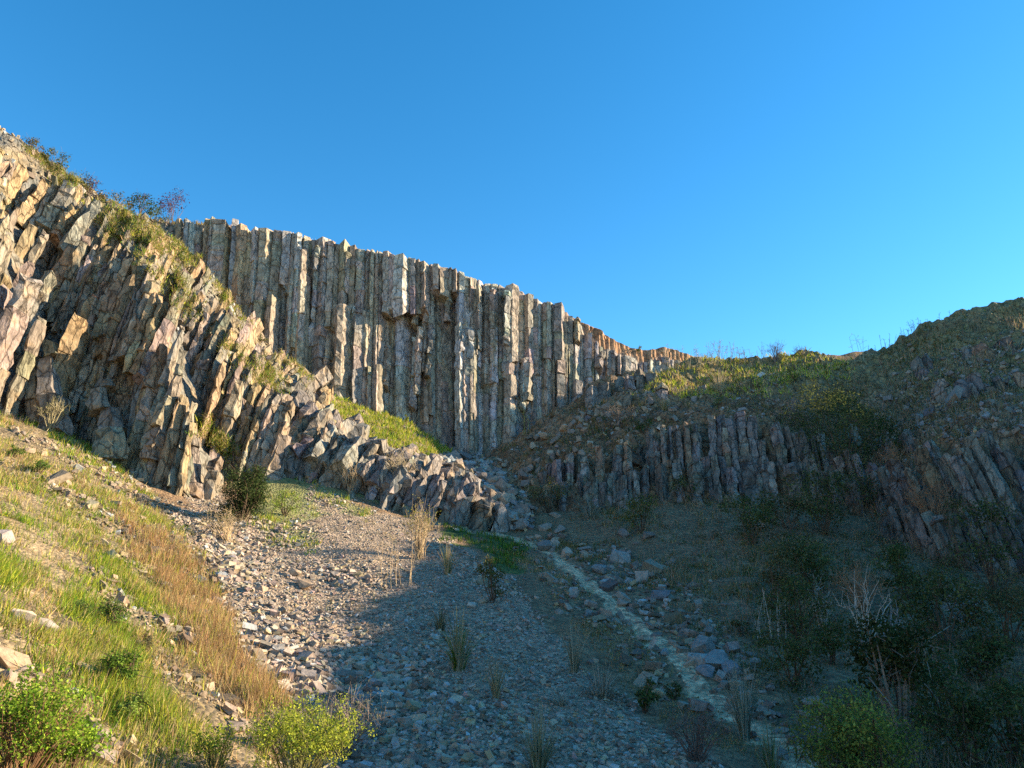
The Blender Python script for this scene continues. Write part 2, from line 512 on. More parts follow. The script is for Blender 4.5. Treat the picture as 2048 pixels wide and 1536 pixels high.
# ================================================================== CLIFFS AND HILLS (lofted bodies)
LEFT = Loft([
    [(-900, 700, 17), (-900, 500, 18), (-900, 300, 19), (-900, 120, 20.5), (-900, -60, 22)],
    [(-330, 765, 22), (-330, 600, 23), (-330, 440, 24.5), (-330, 290, 26), (-330, 140, 28)],
    [(0, 826, 25.2), (0, 650, 26.3), (0, 500, 27.5), (0, 380, 28.8), (0, 260, 30.5)],
    [(105, 864, 25.9), (110, 700, 27.0), (112, 550, 28.2), (106, 430, 29.5), (98, 322, 32)],
    [(220, 918, 26.4), (228, 760, 27.4), (230, 610, 29), (222, 490, 30.7), (212, 400, 34)],
    [(330, 968, 26.8), (335, 830, 27.7), (330, 680, 29), (325, 560, 31), (334, 474, 36.5)],
    [(430, 994, 27.2), (430, 900, 28.0), (432, 780, 29.7), (428, 665, 32.6), (430, 565, 38)],
    [(500, 975, 28.4), (500, 890, 29.3), (500, 785, 31.2), (492, 715, 34), (500, 655, 39.5)],
    [(570, 955, 29.2), (570, 890, 30.2), (565, 810, 32.2), (560, 762, 35.0), (566, 716, 40.5)],
    [(640, 970, 29.4), (640, 915, 30.2), (635, 860, 31.8), (628, 828, 34.0), (625, 748, 40.5)],
    [(700, 995, 29.2), (700, 940, 30.0), (695, 895, 31.3), (690, 868, 33.0), (694, 806, 41)],
    [(800, 1036, 29.0), (800, 975, 30.0), (800, 925, 31.3), (800, 905, 32.6), (790, 838, 42)],
    [(900, 1066, 29.0), (905, 1012, 30.2), (905, 965, 31.8), (900, 928, 34), (890, 898, 43.5)],
    [(985, 1078, 29.0), (985, 1032, 30.2), (985, 992, 31.8), (975, 952, 34.5), (955, 910, 44.5)],
    [(1070, 1090, 28.8), (1070, 1055, 30), (1065, 1015, 31.5), (1045, 965, 35), (1015, 898, 45)],
], back=[(7, 0.3), (25, -2.5)])

BACK = Loft([
    [(120, 760, 38.6), (120, 640, 38.8), (120, 480, 39.1), (150, 385, 39.6)],
    [(230, 800, 39.6), (230, 680, 39.8), (230, 520, 40.1), (240, 412, 40.6)],
    [(330, 860, 40.3), (330, 730, 40.5), (330, 540, 40.8), (335, 434, 41.3)],
    [(430, 900, 41.0), (430, 780, 41.2), (430, 560, 41.5), (430, 438, 42.0)],
    [(560, 900, 41.6), (560, 760, 41.8), (560, 600, 42.2), (560, 470, 42.6)],
    [(670, 905, 42.3), (670, 760, 42.5), (670, 620, 42.9), (670, 494, 43.3)],
    [(760, 910, 43.0), (760, 770, 43.2), (760, 640, 43.6), (760, 515, 44.0)],
    [(850, 940, 43.6), (850, 800, 43.8), (850, 660, 44.2), (850, 537, 44.7)],
    [(950, 960, 44.3), (950, 820, 44.5), (950, 690, 44.9), (950, 564, 45.4)],
    [(1020, 940, 45.0), (1020, 820, 45.2), (1020, 700, 45.6), (1020, 584, 46.1)],
    [(1080, 910, 45.6), (1080, 800, 45.9), (1080, 700, 46.2), (1078, 606, 46.7)],
    [(1130, 880, 46.3), (1130, 790, 46.6), (1130, 700, 46.9), (1128, 620, 47.4)],
    [(1180, 860, 47.0), (1180, 790, 47.3), (1180, 720, 47.7), (1178, 648, 48.3)],
    [(1235, 840, 47.8), (1235, 790, 48.1), (1235, 735, 48.5), (1232, 680, 49.2)],
    [(1290, 820, 49.0), (1290, 785, 49.3), (1290, 740, 49.7), (1290, 699, 50.3)],
    [(1345, 810, 50.2), (1345, 780, 50.5), (1345, 735, 50.9), (1343, 694, 51.3)],
    [(1420, 800, 52.0), (1420, 780, 52.2), (1420, 750, 52.6), (1418, 714, 53.0)],
    [(1560, 800, 55.0), (1560, 780, 55.2), (1560, 755, 55.6), (1560, 722, 56.0)],
    [(1740, 800, 57.0), (1740, 770, 57.2), (1740, 740, 57.6), (1740, 702, 58.0)],
    [(2000, 800, 60.0), (2000, 770, 60.2), (2000, 740, 60.6), (2000, 702, 61.0)],
], back=[(5, 0.8), (25, 0.0)])

RIGHT = Loft([
    [(950, 1075, 29.5), (950, 1040, 31.5), (950, 1000, 34), (952, 960, 38), (952, 930, 41.5), (950, 912, 44)],
    [(1010, 1084, 29.0), (1010, 1035, 31.5), (1010, 985, 34), (1005, 940, 37.5), (1000, 912, 40.5), (995, 893, 43)],
    [(1100, 1100, 28.5), (1100, 1005, 33), (1100, 935, 35.5), (1100, 885, 39), (1095, 855, 41), (1090, 835, 43)],
    [(1200, 1105, 28.0), (1200, 1005, 33), (1200, 905, 35.5), (1200, 838, 39.5), (1200, 795, 42), (1200, 770, 44)],
    [(1300, 1100, 28.0), (1300, 1003, 33), (1300, 870, 36), (1300, 808, 40), (1300, 770, 42.5), (1296, 743, 45)],
    [(1420, 1095, 27.5), (1420, 1000, 32.6), (1420, 848, 36), (1420, 796, 40), (1420, 752, 43.5), (1420, 720, 47)],
    [(1520, 1095, 27.0), (1520, 1003, 32.2), (1520, 850, 35.8), (1520, 796, 40), (1520, 752, 43.5), (1520, 722, 47)],
    [(1620, 1100, 26.0), (1620, 1008, 31), (1620, 870, 35), (1620, 800, 39.5), (1620, 748, 43), (1615, 711, 46)],
    [(1700, 1120, 25.0), (1700, 1015, 30), (1700, 915, 33.5), (1700, 825, 38), (1700, 770, 41.5), (1700, 726, 45)],
    [(1780, 1150, 23.5), (1790, 1062, 26.5), (1790, 950, 30), (1790, 850, 35), (1780, 770, 40), (1770, 702, 45)],
    [(1860, 1190, 22.0), (1860, 1105, 24.5), (1860, 912, 27.5), (1860, 820, 33), (1860, 738, 38.5), (1855, 656, 44)],
    [(1950, 1200, 21.5), (1950, 1130, 23.5), (1950, 886, 26.5), (1950, 800, 32), (1950, 712, 37.5), (1945, 627, 43)],
    [(2048, 1200, 21.0), (2048, 1140, 23), (2048, 866, 26), (2048, 780, 31.5), (2048, 700, 36.5), (2048, 614, 42)],
    [('w', 16, 20.5, 1.7), ('w', 17.5, 22, 3), ('w', 20, 25, 8), ('w', 23, 29, 10), ('w', 26, 33, 12.6), ('w', 28.5, 38, 15.2)],
    [('w', 16, 16, 1.0), ('w', 18, 17, 3), ('w', 20, 19, 6.5), ('w', 22, 22, 8.5), ('w', 24, 25, 10.8), ('w', 26, 29, 12.4)],
    [('w', 15, 11, 0.5), ('w', 17, 12, 2.5), ('w', 19, 13, 5), ('w', 21, 15, 7), ('w', 23, 17, 9.0), ('w', 25, 19, 10.15)],
    [('w', 13, 4, 0.0), ('w', 15, 4, 2), ('w', 17, 5, 4), ('w', 19, 6, 6), ('w', 21, 7, 7.0), ('w', 24, 8, 7.9)],
    [('w', 12, -8, -.5), ('w', 14, -9, 1.5), ('w', 16, -9, 3.5), ('w', 18, -9, 5), ('w', 20, -9, 6.5), ('w', 23, -9, 7.5)],
], back=[(6, 0.2), (25, -2.0)])


def smooth_step(x, a, b):
    t = np.clip((x - a) / (b - a), 0, 1)
    return t * t * (3 - 2 * t)


def body(name, loft, na, nb, mat, disp, color):
    G = loft.grid(na, nb)
    V = G.reshape(-1, 3).copy()
    D = disp(V, np.tile(np.linspace(0, loft.nb - 1, nb), na))
    V = V + D
    Q = grid_faces(na, nb)[:, ::-1]
    # slope of each vertex, for colour
    n = np.cross(np.gradient(G, axis=0).reshape(-1, 3), np.gradient(G, axis=1).reshape(-1, 3))
    n /= np.linalg.norm(n, axis=1)[:, None] + 1e-9
    n *= np.sign(n[:, 2:3] + 1e-6)
    o = link(name, build_mesh(name, V, Q, np.clip(color(V, n), 0.01, 0.8), mat, False))
    tag(o, kind='structure')
    reg(name, V, Q)
    return o


RIGHT.T[:, 0, 2] -= 1.6
LEFT.T[:, 0, 2] -= 2.0                       # the foot goes down into the ground


def buttress(V, amp=3.7):
    # spurs whose crests come down to the right, each stepping back behind its crest
    s = (V[:, 0] + 0.42 * V[:, 2] + 0.9 * vnoise(V, .22, 801) + .25 * vnoise(V, .9, 802)) / 4.3
    c = np.floor(s)
    f = s - c
    r = hash1(c, seed=803)
    return amp * (.7 + .3 * r) * np.where(f < .9, f / .9, (1 - f) / .1) - amp * .5 + .5 * vnoise(V, .5, 804)


def disp_left(V, b):
    d = 1.0 + buttress(V) * (1 - smooth_step(proj(V)[0], 520, 640)) + sawtooth(V, (.82, .57), 0.25, 0.9, 0.4, 2.2, 2) + sawtooth(V, (.7, .71), 0.4, 0.36, 0.14, 0.9, 3) + 0.22 * fbm(V * np.array([1, 1, .45]), 1.1, 4, 19)
    u, v = proj(V)
    k = 1 - smooth_step(u, 640, 760) * (0.75 + 0 * u)
    k = k * (1 - 0.85 * smooth_step(V[:, 1], 37, 40)) * (1 - 0.8 * smooth_step(b + .25 * fbm(V, .4, 2, 9), 3.15, 3.7))
    e = fbm(V, 1.2, 4, 7) * 0.12
    out = np.zeros_like(V)
    out[:, 1] = -(d - 1.0) * k + e
    out[:, 2] = 0.15 * fbm(V, 1.6, 3, 8) + .22 * smooth_step(b, 3.2, 3.8) * fbm(V, 0.6, 4, 10)
    return out


def color_left(V, n):
    u, v = proj(V)
    a = fbm(V, 0.35, 4, 41)[:, None]
    c = np.array([0.20, 0.185, 0.155]) + a * np.array([0.06, 0.045, 0.02])
    bl = smooth_step(u, 640, 900)[:, None]
    c = c * (1 - bl) + bl * np.array([0.17, 0.18, 0.185])
    flat = smooth_step(n[:, 2] + .25 * fbm(V, 0.8, 3, 44), 0.55, 0.8)[:, None]
    return c * (1 - flat) + flat * np.array([0.26, 0.20, 0.12])


def disp_back(V, b):
    d = sawtooth(V, (0.95, 0.3), 0.02, 1.0, 0.25, 6.0, 21) + sawtooth(V, (0.95, 0.3), 0.02, 0.4, 0.10, 1.5, 22)
    k = 1 - smooth_step(V[:, 1], 51, 56)
    out = np.zeros_like(V)
    out[:, 1] = (0.9 - .6 * smooth_step(V[:, 0], 3, 6) - d) * k
    out[:, 2] = 0.12 * fbm(V, 0.8, 4, 23)
    return out


def color_back(V, n):
    a = fbm(V, 0.4, 4, 51)[:, None]
    c = np.array([0.15, 0.145, 0.145]) + a * np.array([0.03, 0.02, 0.025])
    flat = smooth_step(n[:, 2], 0.5, 0.8)[:, None]
    c = c * (1 - flat) + flat * np.array([0.30, 0.17, 0.09])
    u, v = proj(V)
    rim = np.interp(u, [1060, 1128, 1178, 1232, 1290, 1343, 1418], [600, 620, 648, 680, 699, 694, 714])
    soil_cap = (smooth_step(u + 12 * a[:, 0], 1090, 1140) * (1 - smooth_step(v - rim + 14 * a[:, 0], 18, 34)))[:, None]
    earth_l = (1 - smooth_step(u + 30 * a[:, 0], 480, 600))[:, None]
    c = c * (1 - .7 * earth_l) + .7 * earth_l * np.array([0.27, 0.215, 0.145])
    return c * (1 - soil_cap) + soil_cap * np.array([0.40, 0.215, 0.11])


def disp_right(V, b):
    u, v = proj(V)
    d = sawtooth(V, (0.9, 0.3), 0.05, 1.1, 0.5, 2.0, 31) + sawtooth(V, (0.9, 0.3), 0.05, 0.4, 0.2, 0.9, 32)
    e = fbm(V, 0.45, 5, 33)
    out = np.zeros_like(V)
    top = smooth_step(V[:, 1], 36, 41)
    out[:, 1] = -(d * .6) * (1 - top)
    out[:, 2] = e * 0.42 + 0.26 * fbm(V, 1.6, 5, 34, .6)
    return out


def color_right(V, n):
    u, v = proj(V)
    a = fbm(V, 0.5, 4, 61)[:, None]
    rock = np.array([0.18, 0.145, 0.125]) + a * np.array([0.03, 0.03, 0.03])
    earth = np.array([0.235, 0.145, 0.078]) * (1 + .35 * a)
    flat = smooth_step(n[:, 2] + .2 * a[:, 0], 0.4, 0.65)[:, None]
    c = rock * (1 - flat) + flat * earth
    brown = (smooth_step(u, 1430, 1480) * (1 - smooth_step(u, 1600, 1660)) * smooth_step(v, 850, 880) * (1 - smooth_step(v, 990, 1010)))[:, None]
    c = c * (1 - .6 * brown) + .6 * brown * np.array([0.17, 0.12, 0.07])
    crest = (smooth_step(v, 820, 740) * smooth_step(u, 1240, 1320))[:, None]
    return c * (1 - .7 * crest) + .7 * crest * np.array([0.22, 0.19, 0.08])


crag = body('hill_with_crag', LEFT, 640, 240, M_CRAG, disp_left, color_left)
cliff = body('cliff', BACK, 420, 150, M_CLIFF, disp_back, color_back)
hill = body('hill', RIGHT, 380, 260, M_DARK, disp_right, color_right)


# ================================================================== COLUMNS AND SLABS
def prism(base, top, front, width, depth, rng, sides=6, blk=0.9, taper=0.0, rough=0.06, joint=0.05, slant=0.35, taper0=0.0, chip=0.05, fine=0.38, col=(0.16, 0.15, 0.145), colvar=0.2):
    """an irregular jointed prism of rock between two points, front face towards `front`"""
    base, top = np.asarray(base, float), np.asarray(top, float)
    k = top - base
    Ln = np.linalg.norm(k)
    k = k / Ln
    n = np.asarray(front, float)
    n = n - k * (n @ k)
    n /= np.linalg.norm(n)
    s = np.cross(n, k)
    s = -s if s[0] < 0 else s
    ang = (np.arange(sides) + rng.uniform(-.28, .28, sides)) / sides * 2 * math.pi + rng.uniform(0, 1.0)
    rad = rng.uniform(.86, 1.12, sides)
    px, py = np.cos(ang) * rad * width / 2, np.sin(ang) * rad * depth / 2
    if sides <= 5:                       # slabs: squarer section
        m = np.maximum(np.abs(np.cos(ang)), np.abs(np.sin(ang)))
        px, py = px / m, py / m
    hs = [0.0]
    while hs[-1] < Ln:
        hs.append(hs[-1] + blk * rng.uniform(.45, 1.6))
    hs[-1] = Ln
    rings, cols = [], []
    tilt0 = rng.uniform(-.5, .5, 2)
    c0 = np.array(col)
    nb = len(hs) - 1
    for j in range(nb):
        h0, h1 = hs[j], hs[j + 1]
        ox, oy = rng.normal(0, rough * width, 2)
        sc = 1 + rng.normal(0, rough * .8)
        tint = c0 * (1 + rng.uniform(-colvar, colvar)) * (1 + rng.normal(0, .05, 3))
        g = min(0.05, (h1 - h0) * .15)
        ins = max(2, int((h1 - h0) / fine))
        hl = [h0, h0 + g] + [h0 + (h1 - h0) * (z + 1) / (ins + 1) for z in range(ins)] + [h1 - g, h1]
        for q, h in enumerate(hl):
            f = sc * (1 - joint if q in (0, len(hl) - 1) else 1.0) * (1 - taper * (h / Ln) ** 1.5) * (1 - taper0 * (1 - h / Ln) ** 1.5)
            jx, jy = rng.normal(0, rough * width * .35, sides), rng.normal(0, rough * depth * .35, sides)
            x, y = (px + jx) * f + ox, (py + jy) * f + oy
            hh = np.full(sides, h)
            if j == nb - 1 and q >= len(hl) - 2:
                hh = hh + slant * (x * rng.uniform(-1, 1) + y * rng.uniform(-.6, .6)) + rng.normal(0, .06 * width, sides)
            if j == 0 and q <= 1:                          # ragged lower break
                hh = hh + tilt0[0] * x + tilt0[1] * y + rng.normal(0, .10 * width, sides)
            rings.append(base + np.outer(x, s) + np.outer(y, n) + np.outer(hh, k))
            cols.append(np.tile(tint, (sides, 1)))
    V = np.concatenate(rings + [rings[0].mean(0)[None], rings[-1].mean(0)[None] + k * .02])
    C = np.concatenate(cols + [cols[0][:1], cols[-1][:1]])
    ax = base + np.outer((V - base) @ k, k)
    rd = V - ax
    V = V + rd * (fbm(V, 2.2, 3, 71) * chip * 4.0)[:, None] + np.outer(fbm(V, 3.6, 3, 72, .65) * chip * 1.1, s) + np.outer(fbm(V, 3.6, 3, 73, .65) * chip * .9, n)
    m = len(rings)
    fs = []
    for j in range(m - 1):
        for i in range(sides):
            a, b = j * sides + i, j * sides + (i + 1) % sides
            c_, d_ = a + sides, b + sides
            fs += [(a, b, d_), (a, d_, c_)]
    for i in range(sides):
        fs.append((m * sides, (i + 1) % sides, i))
        fs.append((m * sides + 1, (m - 1) * sides + i, (m - 1) * sides + (i + 1) % sides))
    return V, np.array(fs), np.clip(C, .01, .8)


RIBS = []


def add_prism(name, parent, mat, **kw):
    V, Fc, C = prism(**kw)
    if name in ('rock_rib', 'rock_pillar'): RIBS.append((V, Fc))
    return link(name, build_mesh(name, V, Fc, C, mat), parent)


rng = np.random.default_rng(11)
BU = np.array([140, 237, 333, 430, 560, 670, 760, 850, 950, 1020, 1080, 1130, 1180, 1235, 1290, 1345, 1420, 1560, 1740, 2000.])


def back_pt(u, b):
    return BACK.at(np.array([np.interp(u, BU, np.arange(len(BU)))]), np.array([float(b)]))[0]


def crag_tint():
    a = rng.random()
    c = np.array([0.26, 0.215, 0.165])
    if a < .35: c = np.array([0.32, 0.23, 0.135])
    elif a < .5: c = np.array([0.205, 0.19, 0.155])
    return c * rng.uniform(.78, 1.25)


def cliff_col(u):
    t = rng.random()
    c = np.array([0.32, 0.262, 0.205])
    if t < .1: c = np.array([0.26, 0.215, 0.18])
    elif t < .4: c = np.array([0.38, 0.35, 0.31])
    elif t < .55: c = np.array([0.30, 0.245, 0.175])
    return c * rng.uniform(.85, 1.35)


u = 330.0
grp = 0
while u < 1400:                                    # the columns of the back cliff, in stepped groups, many broken part-way
    if grp <= 0:
        grp, gout, gbrk, gset = int(rng.integers(2, 6)), rng.uniform(-.15, .5), rng.uniform(.8, 2.6), (rng.uniform(.1, .45) if rng.random() < .7 else -rng.uniform(.1, .4))
    grp -= 1
    wpx = (rng.uniform(6.5, 11) if rng.random() < .5 else (rng.uniform(10, 17) if rng.random() < .8 else rng.uniform(17, 23))) * (1 if u < 1150 else .9)
    uc = u + wpx / 2
    sl = -0.62 * max(0, (860 - uc)) / 860
    t, b0 = back_pt(uc, 3.0), back_pt(uc + sl * 110, 0)
    t[2] += rng.uniform(-.12, .05) - 1.25 * float(np.clip((uc - 1110) / 80, 0, 1)) - rng.uniform(0, 1.7) * float(np.clip((590 - uc) / 200, 0, 1))
    w = wpx / F * t[1] * 1.6
    out = gout + rng.uniform(-.06, .12)
    tint = cliff_col(uc) if uc > 600 or rng.random() < (uc - 330) / 300 else crag_tint() * 1.2
    br, gs = np.clip((gbrk + rng.normal(0, .12)) / 3, .1, .9), gset
    if uc < 590:                                       # crumbling end of the wall
        gs, br = rng.uniform(-.5, .5), rng.uniform(.25, .85)
    notch = 632 if 768 < uc < 856 else (594 if 866 < uc < 908 else 0)
    if notch:                                          # the hollow under the overhang
        out, gs = .55 + rng.uniform(0, .15), .95
        br = (P(uc, notch + rng.normal(0, 3), t[1] - out)[2] - b0[2]) / (t[2] - b0[2])
    mid = b0 * (1 - br) + t * br
    fr = (rng.uniform(-.3, .3), -1, 0)
    for pa, pb, o_, sl_ in ((b0, mid + (t - b0) * .02, out - gs, .5), (mid, t, out, .15)):
        off = np.array([0.1, -1, 0]) * o_
        add_prism('basalt_column', cliff, M_CLIFF, base=pa + off, top=pb + off, front=fr, width=w * rng.uniform(.92, 1.08), depth=w * rng.uniform(.95, 1.2) + .5, slant=sl_,
                  rng=rng, sides=int(rng.integers(5, 8)), blk=rng.uniform(.6, 2.4), rough=.03, joint=.04, chip=.03, col=tint, colvar=.10)
    u += wpx
for (uc, wpx, b0v, b1v, out) in [(725, 14, 640, 520, .6), (700, 12, 590, 500, .65), (640, 14, 700, 490, .6), (955, 12, 720, 570, .7), (985, 12, 760, 575, .65), (1012, 14, 700, 582, .8), (1150, 14, 690, 634, .7)]:
    tb = back_pt(uc, 3); bb = tb.copy()                       # broken columns hanging out above the hollow
    bb[2] = P(uc, b0v, tb[1] - out)[2]; tb[2] = P(uc, b1v + 8, tb[1] - out)[2]
    off = np.array([0.1, -1, 0]) * out
    w = wpx / F * tb[1] * 1.15
    add_prism('broken_column', cliff, M_CLIFF, base=bb + off, top=tb + off, front=(rng.uniform(-.3, .1), -1, 0), width=w, depth=w * 1.5 + .6, rng=rng, sides=6, blk=rng.uniform(.6, 1.0), rough=.06, col=cliff_col(uc), colvar=.16)
for _ in range(22):                                    # stubs and flakes left standing on the face
    uc = rng.uniform(560, 1300)
    lo = rng.uniform(0.7, 2.3); hi = lo + rng.uniform(.4, 1.1)
    b0, t = back_pt(uc - 6, lo), back_pt(uc, hi)
    out = rng.uniform(.15, .4)
    w = rng.uniform(.3, .6)
    add_prism('column_stub', cliff, M_CLIFF, base=b0 + np.array([.1, -out, 0]), top=t + np.array([.1, -out, 0]), front=(rng.uniform(-.4, .15), -1, 0), width=w, depth=w + .4, rng=rng, sides=rng.integers(5, 7), blk=.8, rough=.08, col=cliff_col(uc))

# ribs of the left crag: tiers of tightly packed, slightly leaning columns in stepped groups
LU = np.array([-900, -330, 0, 105, 222, 330, 430, 497, 566, 633, 696, 798, 901, 980, 1060.])


def left_pt(u, b):
    return LEFT.at(np.array([np.interp(u, LU, np.arange(len(LU)))]), np.array([float(np.clip(b, 0, 4))]))[0]


def rib(u, lo_b, hi_b, w, lean, out, tint, taper, chip=.08, back=.3, sides=None, blk=None):
    b0, t = left_pt(u, lo_b), left_pt(u + 8, hi_b)
    ut, vt = proj(t[None])
    yt = b0[1] + back * (t[1] - b0[1])
    hgt = max(.5, P(ut[0], vt[0] + abs(rng.normal(0, 9)), yt)[2] - b0[2])
    top = b0 + np.array([lean * hgt, yt - b0[1], hgt])
    off = np.array([.0, -1, 0]) * out
    k = top - b0
    add_prism('rock_rib', crag, M_CRAG, base=b0 + off - k * .08, top=top + off, front=(rng.uniform(-.2, .2), -1, .1), width=w, depth=w * rng.uniform(.9, 1.3) + .45, rng=rng,
              sides=sides or int(rng.integers(5, 8)), blk=blk or rng.uniform(.9, 2.6), taper=taper, taper0=rng.uniform(0, .2), rough=.05, joint=.025, slant=.9, chip=chip, col=tint)


for (lo, hi, st) in [(0., 1.15, 14.5), (.75, 1.8, 14.5), (1.4, 2.4, 14), (2.0, 2.95, 14), (2.6, 3.5, 14)]:
    u = -70.0
    while u < 640:
        wpx = st * (rng.uniform(.5, 1.1) if rng.random() < .75 else rng.uniform(1.2, 2.2))
        uc = u + wpx / 2
        u += wpx
        if uc > 560 and lo < 1.3: continue
        pm = left_pt(uc, .5 * (lo + hi))
        k = 1 - float(smooth_step(np.array([uc]), 520, 640)[0])
        fade = 1 - .8 * float(smooth_step(np.array([hi]), 3.2, 3.7)[0])
        bo = float(buttress(pm[None])[0]) * k * fade
        d = pm[1] - bo
        rib(uc - 10, lo + rng.uniform(-.1, .1), min(hi + rng.normal(0, .2), 3.6 if uc > 60 else 3.45), wpx / F * d * 1.6, .11 + rng.normal(0, .03), bo + rng.uniform(-.12, .16), crag_tint(), rng.uniform(.1, .7), .06, .4, None, rng.uniform(.7, 2.4))
# the tilted slabs below the mound
for (lo, hi, u0, u1, st, lean) in [(-.1, 1.35, 560, 965, 17, .33), (.9, 2.2, 560, 920, 18, .33), (1.9, 2.85, 530, 850, 20, .3)]:
    u = u0
    while u < u1:
        wpx = st * rng.uniform(.55, 1.5)
        uc = u + wpx / 2
        u += wpx
        d = left_pt(uc, lo)[1]
        rib(uc - 14, lo, hi + rng.normal(0, .22), wpx / F * d * 1.9, lean + rng.normal(0, .07), rng.uniform(-.2, .3), np.array([0.235, 0.205, 0.175]) * rng.uniform(.75, 1.3), rng.uniform(.05, .65), .07, .7, int(rng.integers(5, 8)), rng.uniform(.9, 2.6))
# free-standing pillars at the foot of the crag
for (ub, vb, ut, vt, wpx, d) in [(112, 840, 98, 692, 58, 25.2), (232, 905, 212, 765, 62, 25.6), (205, 880, 205, 790, 34, 25.9), (350, 965, 352, 812, 60, 26.0), (385, 975, 385, 850, 40, 26.3),
                                 (305, 930, 322, 800, 34, 26.6), (70, 820, 72, 705, 34, 25.4)]:
    w = wpx / F * d
    add_prism('rock_pillar', crag, M_CRAG, base=P(ub, vb + 30, d), top=P(ut, vt, d + .7), front=(-.25, -1, .1), width=w, depth=w * 1.1, rng=rng, sides=6, blk=1.1, taper=.5, rough=.07, joint=.05, slant=.9,
              col=np.array([0.22, 0.19, 0.15]) * rng.uniform(.85, 1.15))

# bands of columns in the hill
RU = np.array([950, 1010, 1100, 1200, 1300, 1420, 1520, 1620, 1700, 1783, 1860, 1950, 2048, 2170.])


def right_pt(u, b):
    return RIGHT.at(np.array([np.interp(u, RU, np.arange(len(RU)))]), np.array([float(b)]))[0]


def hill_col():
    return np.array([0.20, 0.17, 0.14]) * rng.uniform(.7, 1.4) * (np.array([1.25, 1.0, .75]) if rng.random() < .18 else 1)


for lo_b, hi_b, u0, u1, step, tilt in [(.9, 2.0, 1080, 1450, 13, .07), (.85, 1.5, 1085, 1440, 15, .07), (.9, 2.04, 1440, 1790, 16, .02), (.9, 1.5, 1440, 1700, 18, .02), (.75, 2.0, 1785, 2110, 16, -.13), (.6, 1.4, 1790, 2100, 18, -.13), (3.6, 4.6, 1170, 1300, 19, .05), (3.0, 3.35, 1120, 1400, 22, .1), (2.9, 3.3, 1800, 2080, 17, -.1), (3.8, 4.15, 1830, 2080, 18, -.1), (2.2, 2.6, 1640, 1800, 17, -.1)]:
    u = u0
    while u < u1:
        wpx = step * rng.uniform(.7, 1.35)
        uc = u + wpx / 2
        u += wpx
        if rng.random() < (.08 if hi_b < 2.1 or hi_b > 4.3 else .5): continue
        lb = lo_b + rng.uniform(-.1, .15); hb = hi_b - abs(rng.normal(0, .16)) * (hi_b - lo_b)
        b0, t = right_pt(uc, lb), right_pt(uc, hb)
        Hh = t[2] - b0[2]
        w = wpx / F * b0[1] * 1.3
        c = .5 * (b0 + t)
        kx = np.array([tilt + rng.normal(0, .03), .35, 1.0]); kx /= np.linalg.norm(kx)
        Ln = max(.7, Hh / kx[2])
        out = rng.uniform(-.1, .3)
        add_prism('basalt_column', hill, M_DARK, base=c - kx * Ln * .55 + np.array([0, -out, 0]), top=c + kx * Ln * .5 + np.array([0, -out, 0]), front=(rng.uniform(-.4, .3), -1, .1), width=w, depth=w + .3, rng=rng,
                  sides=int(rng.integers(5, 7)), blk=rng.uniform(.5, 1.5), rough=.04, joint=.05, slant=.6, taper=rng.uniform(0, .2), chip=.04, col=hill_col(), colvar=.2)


# ================================================================== SCATTER
def tri_data(name):
    V, T = SURF[name]
    A, B, C = V[T[:, 0]], V[T[:, 1]], V[T[:, 2]]
    n = np.cross(B - A, C - A)
    ar = np.linalg.norm(n, axis=1) + 1e-12
    n = n / ar[:, None]
    n *= np.sign(n[:, 2:3] + 1e-9)
    cen = (A + B + C) / 3
    u, v = proj(cen)
    ok = (u > -350) & (u < 2400) & (v > -200) & (v < 1750) & (cen[:, 1] > 2.5) & (cen[:, 1] < 62)
    return A[ok], B[ok], C[ok], n[ok], ar[ok] * .5, cen[ok], u[ok], v[ok]


TD = {k: tri_data(k) for k in SURF}


def scatter(name, n, rng, power=1.0, poly=None, flat=None):
    A, B, C, N, ar, cen, u, v = TD[name]
    w = ar / np.maximum(cen[:, 1], 3) ** power
    if poly is not None:
        x0, x1 = min(p[0] for p in poly) - 40, max(p[0] for p in poly) + 40
        y0, y1 = min(p[1] for p in poly) - 40, max(p[1] for p in poly) + 40
        w = np.where((u > x0) & (u < x1) & (v > y0) & (v < y1), w, 0)
    if flat is not None:
        w = np.where(N[:, 2] > flat, w, 0)
    cs = np.cumsum(w)
    if cs[-1] <= 0:
        return np.zeros((0, 3)), np.zeros((0, 3))
    i = np.searchsorted(cs, rng.random(n) * cs[-1])
    i = np.clip(i, 0, len(w) - 1)
    r1, r2 = np.sqrt(rng.random(n))[:, None], rng.random(n)[:, None]
    p = A[i] * (1 - r1) + B[i] * r1 * (1 - r2) + C[i] * r1 * r2
    nn = N[i]
    if poly is not None:
        uu, vv = proj(p)
        m = in_poly(uu + 14 * fbm(p, 1.1, 3, 301), vv + 14 * fbm(p, 1.1, 3, 302), poly)
        p, nn = p[m], nn[m]
    return p, nn


BOX = np.array([[x, y, z] for x in (-1, 1) for y in (-1, 1) for z in (-1, 1)], float)
BOXF = np.array([(0, 1, 3), (0, 3, 2), (4, 6, 7), (4, 7, 5), (0, 4, 5), (0, 5, 1), (2, 3, 7), (2, 7, 6), (0, 2, 6), (0, 6, 4), (1, 5, 7), (1, 7, 3)])


def rand_rot(n, rng):
    q = rng.normal(size=(n, 4)); q /= np.linalg.norm(q, axis=1)[:, None]
    w, x, y, z = q.T
    return np.stack([np.stack([1 - 2 * (y * y + z * z), 2 * (x * y - z * w), 2 * (x * z + y * w)], 1),
                     np.stack([2 * (x * y + z * w), 1 - 2 * (x * x + z * z), 2 * (y * z - x * w)], 1),
                     np.stack([2 * (x * z - y * w), 2 * (y * z + x * w), 1 - 2 * (x * x + y * y)], 1)], 1)


